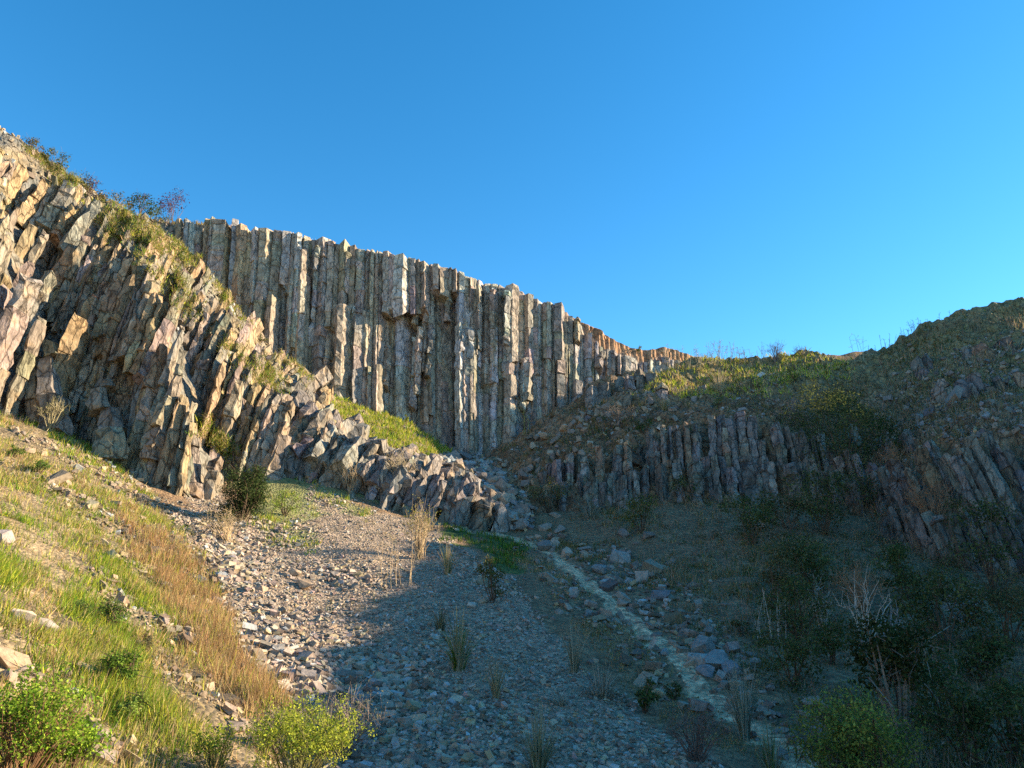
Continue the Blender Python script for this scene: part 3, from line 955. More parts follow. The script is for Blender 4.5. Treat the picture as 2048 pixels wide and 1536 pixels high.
def gravel_mesh(pts, nrm, size, rng, cols, name, parent, sink=.15):
    n = len(pts)
    dim = np.stack([rng.uniform(.7, 1.35, n), rng.uniform(.5, 1.0, n), rng.uniform(.22, .6, n)], 1) * size[:, None] * .5
    v = BOX[None] * (1 + rng.uniform(-.42, .12, (n, 8, 3))) * dim[:, None]
    # lie on the slope with some tumble
    t = nrm + rng.normal(0, .35, (n, 3)); t /= np.linalg.norm(t, axis=1)[:, None]
    a = rng.normal(size=(n, 3)); a -= t * (a * t).sum(1)[:, None]; a /= np.linalg.norm(a, axis=1)[:, None]
    b = np.cross(t, a)
    w = v[:, :, :1] * a[:, None] + v[:, :, 1:2] * b[:, None] + v[:, :, 2:3] * t[:, None]
    w = w + (pts + nrm * (dim[:, 2:3] * (1 - sink)))[:, None]
    f = BOXF[None] + (np.arange(n) * 8)[:, None, None]
    o = link(name, build_mesh(name, w.reshape(-1, 3), f.reshape(-1, 3), np.repeat(cols, 8, 0), M_STONE), parent)
    return tag(o, kind='stuff')


def stone_cols(n, rng, base=(0.385, 0.30, 0.225)):
    c = np.array(base) * rng.uniform(.45, 1.4, (n, 1)) * (1 + rng.normal(0, .04, (n, 3)))
    r = rng.random(n)[:, None]
    c = np.where(r < .06, np.array([0.40, 0.31, 0.18]) * rng.uniform(.8, 1.2, (n, 1)), c)
    c = np.where(r > .94, np.array([0.42, 0.41, 0.38]) * rng.uniform(.8, 1.2, (n, 1)), c)
    return np.clip(c, .02, .75)


rng = np.random.default_rng(23)
p, nn = scatter('ground', 150000, rng, 1.15, Z_SCREE)
m = ~zones(p)['trail'] | (rng.random(len(p)) < .2); p, nn = p[m], nn[m]
uu, vv = proj(p)
size = np.exp(np.clip(rng.normal(0, .55, len(p)), -1, 1.15)) * np.interp(p[:, 1], [8, 14, 22, 30], [.045, .039, .037, .042])
coarse = smooth_step(-np.abs(uu - (470 + (vv - 1150) * .5)), -110, -20) * (vv > 1090)
size *= 1 + .45 * coarse + .8 * np.maximum(-.35, fbm(p, .45, 3, 77))
print('scree', len(p))
gravel_mesh(p, nn, size, rng, stone_cols(len(p), rng), 'scree', ground)
Z_STONY = [(20, 850), (120, 880), (260, 950), (400, 1000), (480, 1060), (440, 1130), (520, 1330), (480, 1460), (330, 1536), (180, 1536), (60, 1300), (240, 1250), (150, 1050), (40, 930)]
p, nn = scatter('ground', 34000, rng, 1.2, Z_STONY)
keep = fbm(np.stack([p[:, 0] * .12, p[:, 1] * .75 + p[:, 0] * .25, 0 * p[:, 2]], 1), 1.3, 3, 6) + rng.normal(0, .25, len(p)) > .05
p, nn = p[keep], nn[keep]
gravel_mesh(p, nn, np.exp(rng.normal(0, .5, len(p))) * .062, rng, stone_cols(len(p), rng, (.31, .235, .16)), 'slope_stones', ground)
Z_DEBRIS = [(1020, 1080), (1120, 1090), (1250, 1100), (1400, 1180), (1480, 1300), (1560, 1420), (1620, 1540), (1480, 1480), (1340, 1420), (1200, 1290), (1080, 1170)]
p, nn = scatter('ground', 6000, rng, 1.1, Z_DEBRIS)
m = ~zones(p)['trail']; p, nn = p[m], nn[m]
gravel_mesh(p, nn, np.exp(rng.normal(0, .55, len(p))) * .10, rng, stone_cols(len(p), rng, (.30, .235, .18)), 'trail_debris', ground)
Z_HILLSCREE = [(1750, 800), (1900, 700), (2080, 640), (2080, 880), (1900, 880), (1800, 940), (1740, 900)]
p, nn = scatter('hill', 6000, rng, 1.1, Z_HILLSCREE)
gravel_mesh(p, nn, np.exp(rng.normal(0, .5, len(p))) * .11, rng, stone_cols(len(p), rng, (.24, .2, .17)), 'hill_debris', hill)
p, nn = scatter('hill', 3500, rng, 1.1, [(1000, 900), (1100, 850), (1200, 780), (1300, 750), (1560, 750), (1640, 830), (1450, 850), (1300, 880), (1100, 960), (1030, 1000)])
gravel_mesh(p, nn, np.exp(rng.normal(0, .5, len(p))) * .12, rng, stone_cols(len(p), rng, (.25, .2, .155)), 'spur_debris', hill)
p, nn = scatter('hill_with_crag', 5000, rng, 1.1, [(860, 915), (960, 910), (1060, 990), (1060, 1075), (950, 1040), (880, 960)])
gravel_mesh(p, nn, np.exp(rng.normal(0, .55, len(p))) * .13, rng, stone_cols(len(p), rng, (.27, .26, .24)), 'gully_debris', crag)
p, nn = scatter('cliff', 3000, rng, 1.0, [(330, 425), (560, 460), (600, 520), (560, 620), (430, 560), (330, 490)])
gravel_mesh(p, nn, np.exp(rng.normal(0, .5, len(p))) * .2, rng, stone_cols(len(p), rng, (.27, .215, .15)), 'wall_rubble', cliff, .4)
p, nn = scatter('hill_with_crag', 9000, rng, 1.0, [(0, 250), (240, 410), (330, 470), (430, 565), (560, 715), (660, 800), (720, 960), (600, 960), (430, 800), (300, 540), (100, 470), (0, 420)], .25)
gravel_mesh(p, nn, np.exp(rng.normal(0, .5, len(p))) * .13, rng, stone_cols(len(p), rng, (.27, .215, .15)), 'crag_rubble', crag)


# single stones: an angular hull, a few prototypes shared
def hull_stone(rng, k=14):
    import bmesh
    bm = bmesh.new()
    for q in rng.normal(size=(k, 3)):
        q = q / np.abs(q).max() * rng.uniform(.75, 1.0)
        bm.verts.new(q)
    r = bmesh.ops.convex_hull(bm, input=bm.verts)
    bmesh.ops.delete(bm, geom=[g for g in set(r['geom_interior'] + r['geom_unused']) if isinstance(g, bmesh.types.BMVert)], context='VERTS')
    me = bpy.data.meshes.new('stone')
    bm.to_mesh(me); bm.free()
    me.materials.append(M_STONE_O)
    return me


STONES = [hull_stone(rng, 20) for _ in range(14)]


def put_stone(p, n, size, rng, parent=None, name='stone', flat=None):
    o = link(name, STONES[int(rng.integers(len(STONES)))], parent)
    t = Vector(n + rng.normal(0, .22, 3)).normalized()
    o.rotation_mode = 'QUATERNION'
    o.rotation_quaternion = t.to_track_quat('Z', 'Y') @ Vector((0, 0, 1)).rotation_difference(Vector((0, 0, 1))) @ Matrix.Rotation(rng.uniform(0, 6.28), 4, 'Z').to_quaternion()
    f = flat or rng.uniform(.3, .65)
    o.scale = (size * .5 * rng.uniform(.8, 1.25), size * .5 * rng.uniform(.55, .95), size * .5 * f)
    o.location = Vector(p) + t * size * .5 * f * .55
    return o


BV = {k: BVHTree.FromPolygons([tuple(q) for q in V_], [tuple(int(i) for i in t) for t in T_[0]] if False else T_.tolist()) for k, (V_, T_) in SURF.items() if k != 'none'}


def hit(u, v, only=('ground', 'hill_with_crag', 'cliff', 'hill')):
    d = P(u, v, 10.0) - EYE
    d = Vector(d).normalized()
    best = None
    for k, b in BV.items():
        if only and k not in only: continue
        r = b.ray_cast(Vector(EYE), d, 200)
        if r[0] is not None and (best is None or r[3] < best[2]):
            n = np.array(r[1]); n = n if n[2] > 0 else -n
            best = (np.array(r[0]), n, r[3], k)
    return best


rng = np.random.default_rng(29)
# the worn path, a strip laid over the ground
def drop(x, y):
    r = BV['ground'].ray_cast(Vector((x, y, 60)), Vector((0, 0, -1)), 200)
    return r[0][2] if r[0] is not None else 0.0


pl = []
for (a, b) in zip(TRAIL[:-1], TRAIL[1:]):
    for t in np.linspace(0, 1, 14, endpoint=False):
        h_ = hit(a[0] * (1 - t) + b[0] * t, a[1] * (1 - t) + b[1] * t, ('ground',))
        if h_ is not None: pl.append(h_[0])
pl = np.array(pl)
for _ in range(6):
    pl[1:-1] = .25 * pl[:-2] + .5 * pl[1:-1] + .25 * pl[2:]
tg = np.gradient(pl[:, :2], axis=0); tg /= np.linalg.norm(tg, axis=1)[:, None]
pv, pc = [], []
NW = 9
for k in range(len(pl)):
    nx, ny = -tg[k, 1], tg[k, 0]
    wl_, wr_ = (.14 + .12 * float(fbm(pl[k:k + 1], 1.6, 3, 601 + e)[0]) + .003 * pl[k, 1] for e in (0, 7))
    for q_ in range(NW):
        f = q_ / (NW - 1) * 2 - 1
        o_ = f * (wl_ if f < 0 else wr_) * 1.2
        x, y = pl[k, 0] + nx * o_, pl[k, 1] + ny * o_
        pv.append((x, y, drop(x, y) + .035 * (1 - abs(f) ** 3) - .02 * abs(f) ** 3)); pc.append(np.array((.68, .46, .27)) * rng.uniform(.6, 1.2))
o = link('path', build_mesh('path', np.array(pv), grid_faces(len(pl), NW), np.array(pc), M_GROUND, True))
tag(o, kind='structure')

# stones lying along the trail and in the wash beside it
spots = []
for _ in range(110):
    t = rng.random()
    i = rng.uniform(2, len(TRAIL) - 3)
    a, b = TRAIL[int(i)], TRAIL[int(i) + 1]
    f = i - int(i)
    uu0, vv0 = a[0] * (1 - f) + b[0] * f, a[1] * (1 - f) + b[1] * f
    off = rng.exponential(45) + 12
    spots.append((uu0 + off, vv0 - off * .35 + rng.normal(0, 12), rng.uniform(10, 34)))
for _ in range(90):
    spots.append((rng.uniform(480, 1250), rng.uniform(1150, 1530), rng.uniform(10, 22)))
for q in [(20, 1330, 60), (45, 1345, 40), (10, 1365, 45), (30, 1385, 38), (50, 1370, 30), (75, 1392, 26), (5, 1400, 34), (48, 1400, 22),
          (165, 1455, 36), (185, 1470, 40), (200, 1485, 50), (215, 1500, 40), (190, 1505, 34), (170, 1490, 30), (230, 1515, 36), (205, 1525, 44),
          (470, 1462, 46), (500, 1380, 22), (520, 1180, 30), (610, 1172, 34), (600, 1242, 22), (430, 1205, 26), (485, 1460, 30), (590, 1150, 26),
          (30, 865, 22), (45, 870, 16), (55, 885, 18), (150, 945, 18), (60, 905, 24), (85, 910, 20), (350, 1080, 18)]:
    spots.append(q)
for (a, b, s) in spots:
    hh = hit(a, b, ('ground',))
    if hh is not None:
        put_stone(hh[0], hh[1], s / F * hh[2], rng, ground)
for _ in range(60):
    hh = hit(rng.uniform(1780, 2048), rng.uniform(690, 900), ('hill',))
    if hh is not None: put_stone(hh[0], hh[1], rng.uniform(5, 14) / F * hh[2], rng, hill)
for _ in range(60):
    a = rng.uniform(960, 1300)
    hh = hit(a, np.interp(a, [960, 1300], [930, 770]) + rng.uniform(0, 90), ('hill',))
    if hh is not None: put_stone(hh[0], hh[1], rng.uniform(8, 22) / F * hh[2], rng, hill, flat=rng.uniform(.5, .9))
for _ in range(90):
    a = rng.uniform(860, 1060)
    hh = hit(a, np.interp(a, [860, 1060], [915, 985]) + rng.uniform(0, 80), ('hill_with_crag',))
    if hh is not None: put_stone(hh[0], hh[1], rng.uniform(12, 36) / F * hh[2], rng, crag, flat=rng.uniform(.5, .9))


# ================================================================== GRASS
def blades(name, pts, nrm, h, w, cols, rng, parent=None, lean=.35, up=.7):
    n = len(pts)
    d = nrm * (1 - up) + np.array([0, 0, up]) + rng.normal(0, lean, (n, 3)); d /= np.linalg.norm(d, axis=1)[:, None]
    s = rng.normal(size=(n, 3)); s[:, 2] *= .2; s -= d * (s * d).sum(1)[:, None]; s /= np.linalg.norm(s, axis=1)[:, None]
    hw = (w * .5)[:, None]
    tip = pts + d * h[:, None]
    V = np.stack([pts - s * hw - nrm * .02, pts + s * hw - nrm * .02, tip], 1).reshape(-1, 3)
    Fc = np.arange(n * 3).reshape(n, 3)
    o = link(name, build_mesh(name, V, Fc, np.repeat(np.clip(cols, .01, .8), 3, 0), M_GRASS), parent)
    return o


GREEN, YGREEN, STRAW, BROWN, OLIVE, DKGREEN = (np.array(c) for c in ((0.15, 0.25, 0.03), (0.40, 0.41, 0.05), (0.52, 0.39, 0.18), (0.42, 0.255, 0.125), (0.22, 0.18, 0.06), (0.05, 0.09, 0.02)))


def clumped(pts, nrm, k, spread, rng):
    i = np.repeat(np.arange(len(pts)), k)
    off = rng.normal(0, spread, (len(i), 3)); off -= nrm[i] * (off * nrm[i]).sum(1)[:, None]
    return pts[i] + off, nrm[i], i


def pick(n, rng, *opts):
    """opts: (weight array or float, colour)"""
    W = np.stack([np.broadcast_to(np.asarray(w, float), (n,)) for w, _ in opts], 1)
    W = np.cumsum(np.maximum(W, 0), 1)
    r = rng.random(n) * W[:, -1]
    k = (r[:, None] > W).sum(1)
    C = np.array([c for _, c in opts])
    return C[np.clip(k, 0, len(opts) - 1)] * rng.uniform(.7, 1.3, (n, 1)) * (1 + rng.normal(0, .06, (n, 3)))


rng = np.random.default_rng(31)
G_ALL = []


def lay_grass(surf, n, poly, k, spread, hh, ww, colf, lean=.4, flat=None, dens=None, power=1.1, name='grass', label='grass', up=.7):
    p, nn = scatter(surf, n, rng, power, poly, flat)
    if dens is not None and len(p):
        m = dens(p) > rng.random(len(p)); p, nn = p[m], nn[m]
    if len(p) == 0:
        return None
    q, qn, i = clumped(p, nn, k, spread, rng)
    d = q[:, 1]
    o = blades(name, q, qn, hh * rng.uniform(.5, 1.25, len(q)), ww * rng.uniform(.7, 1.3, len(q)) * np.maximum(1, d / 14), colf(q, p[i]), rng, None, lean, up)
    return tag(o, label, 'grass', kind='stuff')


def rillf(p, f=1.2, seed=6):
    return fbm(np.stack([p[:, 0] * .14, p[:, 1] * .75 + p[:, 0] * .25, 0 * p[:, 2]], 1), f, 3, seed)


def col_left_grass(q, c):
    g = 1.7 * fbm(c, .55, 3, 401) + 1.1 * rillf(c, .9, 402)
    return pick(len(q), rng, (.35 + .9 * np.clip(g, 0, 1), GREEN), (.35 + .5 * np.clip(g + .3, 0, 1), YGREEN), (.75 - .6 * g, STRAW), (.12, OLIVE), (.12 - .2 * g, BROWN))


lay_grass('ground', 9000, Z_LEFT, 9, .10, .22, .013, lambda q, c: pick(len(q), rng, (1, STRAW), (.35, BROWN), (.3, YGREEN)), lean=1.1, dens=lambda p: np.clip(.75 + .8 * fbm(p, .45, 3, 409), .1, 1), name='dry_grass', label='flattened straw litter over the sunlit slope', up=.2)
lay_grass('ground', 20000, Z_LEFT, 12, .08, .19, .015, col_left_grass, dens=lambda p: np.clip(.5 + 1.5 * rillf(p) + .9 * fbm(p, .5, 3, 403), .03, 1), label='mixed green and straw grass over the sunlit slope')
MATS = [[(0, 1200), (110, 1275), (200, 1270), (270, 1330), (330, 1400), (380, 1470), (460, 1536), (470, 1560), (330, 1560), (240, 1480), (190, 1440), (100, 1390), (60, 1300), (0, 1270)],
        [(-40, 880), (60, 930), (160, 1010), (240, 1110), (170, 1120), (110, 1060), (60, 1000), (-40, 960)]]
VIVID = [[(-20, 1110), (45, 1150), (62, 1212), (30, 1205), (-20, 1180)], [(90, 985), (150, 1030), (190, 1100), (150, 1110), (100, 1050)], [(190, 1110), (290, 1140), (295, 1200), (220, 1175)], [(240, 1130), (335, 1160), (310, 1235), (250, 1185)],
         [(115, 1170), (190, 1200), (190, 1260), (130, 1240)], [(190, 1220), (260, 1260), (275, 1385), (200, 1335)], [(180, 1370), (300, 1390), (330, 1480), (220, 1460)], [(20, 900), (60, 915), (100, 965), (60, 965)], [(130, 960), (200, 1000), (250, 1060), (190, 1040)]]
for m_ in MATS:
    lay_grass('ground', 5200, m_, 14, .09, .18, .013, lambda q, c: pick(len(q), rng, (.9, YGREEN), (.8, GREEN), (.8, STRAW), (.3, OLIVE)), lean=.5, dens=lambda p: np.clip(.75 + .8 * fbm(p, .8, 3, 421), .1, 1), label='thick green and straw grass on the lower sunlit slope' if m_ is MATS[0] else 'thick green and straw grass on the upper sunlit slope')
for k_, m_ in enumerate(VIVID):
    lay_grass('ground', 700, m_, 16, .09, .2, .014, lambda q, c: pick(len(q), rng, (1.2, GREEN), (.9, YGREEN)), lean=.45, dens=lambda p: np.clip(.7 + .8 * fbm(p, .9, 3, 422), .1, 1), label='vivid green grass patch on the sunlit slope, %s from the top' % ['fifth', 'third', 'sixth', 'seventh', 'eighth', 'ninth', 'tenth', 'first', 'second'][k_])
lay_grass('ground', 4200, Z_BROWN, 28, .10, .32, .012, lambda q, c: pick(len(q), rng, (1.3, BROWN), (.5, STRAW), (.15, YGREEN)), lean=.5, label='dry russet grass along the edge of the scree')
lay_grass('ground', 1500, Z_TOPGRASS, 14, .09, .22, .016, lambda q, c: pick(len(q), rng, (1, YGREEN), (.8, GREEN), (.5, STRAW)), dens=lambda p: np.clip(.5 + fbm(p, .7, 3, 404), .1, 1), label='bright yellow-green grass at the head of the scree')
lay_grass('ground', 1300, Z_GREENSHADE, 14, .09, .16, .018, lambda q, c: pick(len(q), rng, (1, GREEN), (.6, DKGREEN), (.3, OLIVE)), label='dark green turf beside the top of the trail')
lay_grass('ground', 1500, Z_SCREE, 9, .07, .2, .008, lambda q, c: pick(len(q), rng, (1, STRAW * .8), (.6, OLIVE), (.4, YGREEN * .7)), lean=.6, dens=lambda p: np.clip(.1 + 1.5 * fbm(p, .35, 3, 431), .02, 1), name='weeds', label='sparse dry weeds scattered through the scree')
Z_VERGE = [(960, 1085), (1080, 1110), (1200, 1200), (1320, 1310), (1400, 1420), (1500, 1480), (1560, 1536), (1420, 1500), (1280, 1400), (1180, 1290), (1090, 1180), (1040, 1130)]
lay_grass('ground', 8000, Z_VERGE, 10, .12, .15, .013, lambda q, c: pick(len(q), rng, (1, OLIVE), (.6, STRAW), (.4, BROWN)), lean=.6, dens=lambda p: np.clip(.4 + .9 * fbm(p, .6, 3, 405), .05, 1), label='dull dry grass between the scree and the trail')
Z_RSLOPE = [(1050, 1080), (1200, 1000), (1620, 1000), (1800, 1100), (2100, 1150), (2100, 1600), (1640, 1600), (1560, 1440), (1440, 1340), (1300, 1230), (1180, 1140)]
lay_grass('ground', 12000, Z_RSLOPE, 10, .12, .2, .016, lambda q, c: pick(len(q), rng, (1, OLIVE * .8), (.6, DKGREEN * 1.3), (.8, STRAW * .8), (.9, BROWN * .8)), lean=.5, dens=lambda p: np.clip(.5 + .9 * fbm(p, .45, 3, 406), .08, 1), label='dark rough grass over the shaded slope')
lay_grass('hill', 8000, [(1000, 900), (1100, 840), (1200, 775), (1300, 750), (1500, 730), (1700, 730), (1780, 700), (1850, 660), (2090, 600), (2090, 900), (1850, 920), (1700, 1010), (1450, 860), (1300, 900), (1100, 960)], 9, .16, .24, .016,
          lambda q, c: pick(len(q), rng, (1, OLIVE * .8), (.4, DKGREEN), (.5, STRAW * .7), (.4, BROWN * .6)), lean=.5, flat=.3, dens=lambda p: np.clip(.45 + .9 * fbm(p, .4, 3, 407), .05, 1), label='dark grass and litter on the upper hill')
lay_grass('hill', 2500, [(1230, 770), (1300, 742), (1420, 718), (1520, 718), (1610, 705), (1700, 722), (1700, 760), (1600, 770), (1500, 790), (1400, 800), (1300, 790)], 13, .14, .26, .022,
          lambda q, c: pick(len(q), rng, (1, YGREEN * 1.1), (.12, GREEN), (1.2, STRAW)), lean=.4, flat=.3, label='sunlit yellow grass on the saddle of the ridge')
lay_grass('hill_with_crag', 5200, [(520, 735), (600, 770), (680, 800), (760, 825), (850, 865), (905, 905), (860, 915), (780, 905), (700, 875), (620, 825), (540, 775)], 13, .13, .24, .02,
          lambda q, c: pick(len(q), rng, (1.2, YGREEN), (.7, GREEN), (.5, STRAW)), lean=.4, flat=.25, label='bright grass on the mound below the columns')
lay_grass('hill_with_crag', 4500, [(85, 325), (215, 398), (330, 465), (420, 545), (500, 640), (480, 660), (400, 590), (330, 540), (210, 470), (110, 400)], 10, .14, .26, .02,
          lambda q, c: pick(len(q), rng, (1, OLIVE * 1.2), (.7, YGREEN), (.4, GREEN), (.7, STRAW)), lean=.45, flat=.3, dens=lambda p: np.clip(.5 + .9 * fbm(p, .6, 3, 408), .05, 1), label='olive grass along the top of the crag')
for poly, lab in (([(398, 845), (425, 855), (465, 905), (450, 912), (405, 880)], 'vivid green grass on the low ledge of the crag'), ([(70, 845), (130, 870), (200, 925), (330, 1040), (290, 1050), (180, 960), (90, 890)], 'vivid green grass under the foot of the crag')):
    lay_grass('hill_with_crag' if 'ledge' in lab else 'ground', 900, poly, 14, .10, .2, .018, lambda q, c: pick(len(q), rng, (1, GREEN * 1.2), (.8, YGREEN)), lean=.4, label=lab)
lay_grass('cliff', 3500, [(150, 370), (330, 420), (430, 430), (540, 450), (700, 480), (1000, 560), (1130, 605), (1130, 625), (1000, 590), (700, 505), (540, 480), (430, 460), (330, 460), (200, 420)], 8, .14, .22, .02, lambda q, c: pick(len(q), rng, (1, OLIVE), (.7, STRAW), (.5, BROWN)), flat=.4, label='thin dry grass along the cliff top')


# ================================================================== SHRUBS, TUFTS AND TREES
def tubes(segs, cols):
    """segs (n, 8): p0 p1 r0 r1 -> three-sided tubes"""
    segs = np.asarray(segs, float)
    n = len(segs)
    p0, p1, r0, r1 = segs[:, :3], segs[:, 3:6], segs[:, 6:7], segs[:, 7:8]
    d = p1 - p0; d /= np.linalg.norm(d, axis=1)[:, None] + 1e-9
    a = np.cross(d, np.array([.3, .9, .1])); a /= np.linalg.norm(a, axis=1)[:, None] + 1e-9
    b = np.cross(d, a)
    ring = [np.cos(t) * a + np.sin(t) * b for t in (0, 2.094, 4.189)]
    V = np.stack([p0 + r * r0 for r in ring] + [p1 + r * r1 for r in ring], 1)
    f = np.array([(0, 1, 4), (0, 4, 3), (1, 2, 5), (1, 5, 4), (2, 0, 3), (2, 3, 5)])
    Fc = (f[None] + (np.arange(n) * 6)[:, None, None]).reshape(-1, 3)
    return V.reshape(-1, 3), Fc, np.repeat(np.broadcast_to(cols, (n, 3)), 6, 0)


def stems_part(name, segs, col, parent, rng):
    segs = np.asarray(segs)
    V, Fc, C = tubes(segs, np.array(col) * rng.uniform(.7, 1.3, (len(segs), 1)))
    return link(name, build_mesh(name, V, Fc, C, M_STEM), parent)


def leaves_part(name, cen, nrm, size, cols, parent, rng, aspect=.5):
    n = len(cen)
    nrm = nrm / (np.linalg.norm(nrm, axis=1)[:, None] + 1e-9)
    a = rng.normal(size=(n, 3)); a[:, 2] += .5; a -= nrm * (a * nrm).sum(1)[:, None]; a /= np.linalg.norm(a, axis=1)[:, None]
    b = np.cross(nrm, a)
    s = size[:, None]
    V = np.stack([cen - a * s * .5, cen + b * s * .5 * aspect, cen + a * s * .5, cen - b * s * .5 * aspect], 1).reshape(-1, 3)
    return link(name, build_mesh(name, V, np.arange(n * 4).reshape(n, 4), np.repeat(np.clip(cols, .004, .8), 4, 0), M_LEAF), parent)


def leafy(root, w, h, rng, pal, leaf, n, lumps=14, stem=(.12, .08, .05), bare=.25, trunk=False, stemr=.012):
    """branching shrub with clumped leaves, base at origin"""
    L = []
    while len(L) < lumps:
        q = rng.uniform(-1, 1, 3)
        if q @ q > 1 or q[2] < -.75: continue
        L.append((q[0] * w * .40, q[1] * w * .40, h * (bare + (1 - bare) * (.5 + .42 * q[2]))))
    L = np.array(L)
    R = rng.uniform(.13, .24, lumps) * min(w, h * 1.3)
    segs = []
    ns = 3 if trunk else max(4, lumps // 3)
    roots = np.stack([rng.normal(0, w * .035, ns), rng.normal(0, w * .035, ns), np.zeros(ns) - .1], 1)
    for k in range(lumps):
        r0 = roots[k % ns]
        m = (r0 + L[k]) * .5 + rng.normal(0, w * .05, 3) + np.array([0, 0, h * .06])
        segs.append((*r0, *m, stemr * 1.3, stemr)); segs.append((*m, *L[k], stemr, stemr * .5))
        for _ in range(3):
            e = L[k] + rng.normal(0, 1, 3) * R[k] * .8
            segs.append((*L[k], *e, stemr * .5, stemr * .25))
    pr = R ** 2 / (R ** 2).sum()
    i = rng.choice(lumps, n, p=pr)
    d = rng.normal(size=(n, 3)); d /= np.linalg.norm(d, axis=1)[:, None]
    cen = L[i] + d * (R[i] * rng.uniform(.35, 1.12, n))[:, None] * np.array([1, 1, .85])
    cen[:, 2] = np.maximum(cen[:, 2], .02 * h)
    nr = d * .6 + np.array([0, 0, .5]) + rng.normal(0, .55, (n, 3))
    P_ = np.array(pal)
    lump_t = rng.uniform(.75, 1.25, lumps)
    c = P_[rng.integers(len(P_), size=n)] * rng.uniform(.7, 1.3, (n, 1)) * lump_t[i][:, None]
    stems_part('trunk' if trunk else 'stems', segs, stem, root, rng)
    leaves_part('crown' if trunk else 'foliage', cen, nr, leaf * rng.uniform(.6, 1.3, n), c, root, rng)


def twiggy(root, w, h, rng, col, n=26, r=.006, leafpal=None, leaf=.03, nl=0, spread=1.0, name='twigs', clump=.045):
    segs, tips = [], []
    for _ in range(n):
        a = rng.uniform(0, 6.283); s = rng.random() ** .6 * spread
        end = np.array([math.cos(a) * s * w * .5, math.sin(a) * s * w * .5, h * rng.uniform(.55, 1.0) * (1 - .35 * s)])
        r0 = np.array([rng.normal(0, w * .04), rng.normal(0, w * .04), -.05])
        m = r0 * .4 + end * .6 + np.array([0, 0, h * .12]) + rng.normal(0, w * .04, 3)
        segs += [(*r0, *m, r * 1.4, r), (*m, *end, r, r * .5)]
        for _ in range(4):
            t = rng.uniform(.3, 1); b = m * (1 - t) + end * t
            e = b + np.array([rng.normal(0, w * .10), rng.normal(0, w * .10), abs(rng.normal(0, h * .14))])
            segs.append((*b, *e, r * .6, r * .35)); tips.append(e)
    stems_part(name, segs, col, root, rng)
    if nl:
        tips = np.array(tips)
        cen = tips[rng.integers(len(tips), size=nl)] + rng.normal(0, w * clump, (nl, 3))
        P_ = np.array(leafpal)
        leaves_part('foliage', cen, rng.normal(size=(nl, 3)) + np.array([0, 0, .5]), leaf * rng.uniform(.6, 1.3, nl), P_[rng.integers(len(P_), size=nl)] * rng.uniform(.7, 1.3, (nl, 1)), root, rng)


def tuft(root, w, h, rng, pal, n=120, wd=.008, droop=.35, name='blades'):
    """arching blades from one base, three segments each"""
    a = rng.uniform(0, 6.283, n); s = rng.random(n) ** .7
    dirx = np.stack([np.cos(a), np.sin(a), 0 * a], 1)
    hh = h * rng.uniform(.5, 1.05, n)
    side = np.stack([-np.sin(a), np.cos(a), 0 * a], 1) * wd
    side = side + rng.normal(0, wd * .5, (n, 3)) * np.array([1, 1, .2])
    base = dirx * (rng.random(n) * w * .08)[:, None]
    pts = []
    for t in (0, .4, .75, 1.0):
        x = base + dirx * (s * w * .5 * (t ** 1.5))[:, None]
        x[:, 2] = hh * (t * (1 - .25 * s) - droop * s * t * t * .6) - .03
        pts.append((x, side * (1 - t * .85)))
    V = np.stack([q for x, sd in pts for q in (x - sd, x + sd)], 1)
    f = np.array([(0, 1, 3, 2), (2, 3, 5, 4), (4, 5, 7, 6)])
    Fc = (f[None] + (np.arange(n) * 8)[:, None, None]).reshape(-1, 4)
    P_ = np.array(pal)
    c = P_[rng.integers(len(P_), size=n)] * rng.uniform(.7, 1.3, (n, 1))
    link(name, build_mesh(name, V.reshape(-1, 3), Fc, np.repeat(np.clip(c, .01, .8), 8, 0), M_GRASS), root)


def stalks(root, w, h, rng, col, n=9, r=.008, heads=True):
    segs, tips = [], []
    for _ in range(n):
        b = np.array([rng.uniform(-.5, .5) * w, rng.uniform(-.5, .5) * w * .5, -.1])
        e = b + np.array([rng.normal(0, .10 * h), rng.normal(0, .1 * h), h * rng.uniform(.5, 1.05)])
        m = (b + e) * .5 + rng.normal(0, .02 * h, 3)
        segs += [(*b, *m, r, r * .9), (*m, *e, r * .9, r * .5)]
        if heads:
            for _ in range(5):
                t = rng.uniform(.55, 1.0); q = b * (1 - t) + e * t
                tp = q + np.array([rng.normal(0, .06 * h), rng.normal(0, .06 * h), .08 * h * rng.random()])
                segs.append((*q, *tp, r * .5, r * .4)); tips.append(tp)
    tag(stems_part('stems', segs, col, root, rng), kind='stuff')
    if heads:
        tips = np.array(tips)
        m = len(tips) * 2
        cen = tips[rng.integers(len(tips), size=m)] + rng.normal(0, .012 * h, (m, 3))
        tag(leaves_part('seed_heads', cen, rng.normal(size=(m, 3)), .035 * h * rng.uniform(.5, 1.1, m), np.tile(np.array(col), (m, 1)) * rng.uniform(.7, 1.2, (m, 1)), root, rng), kind='stuff')


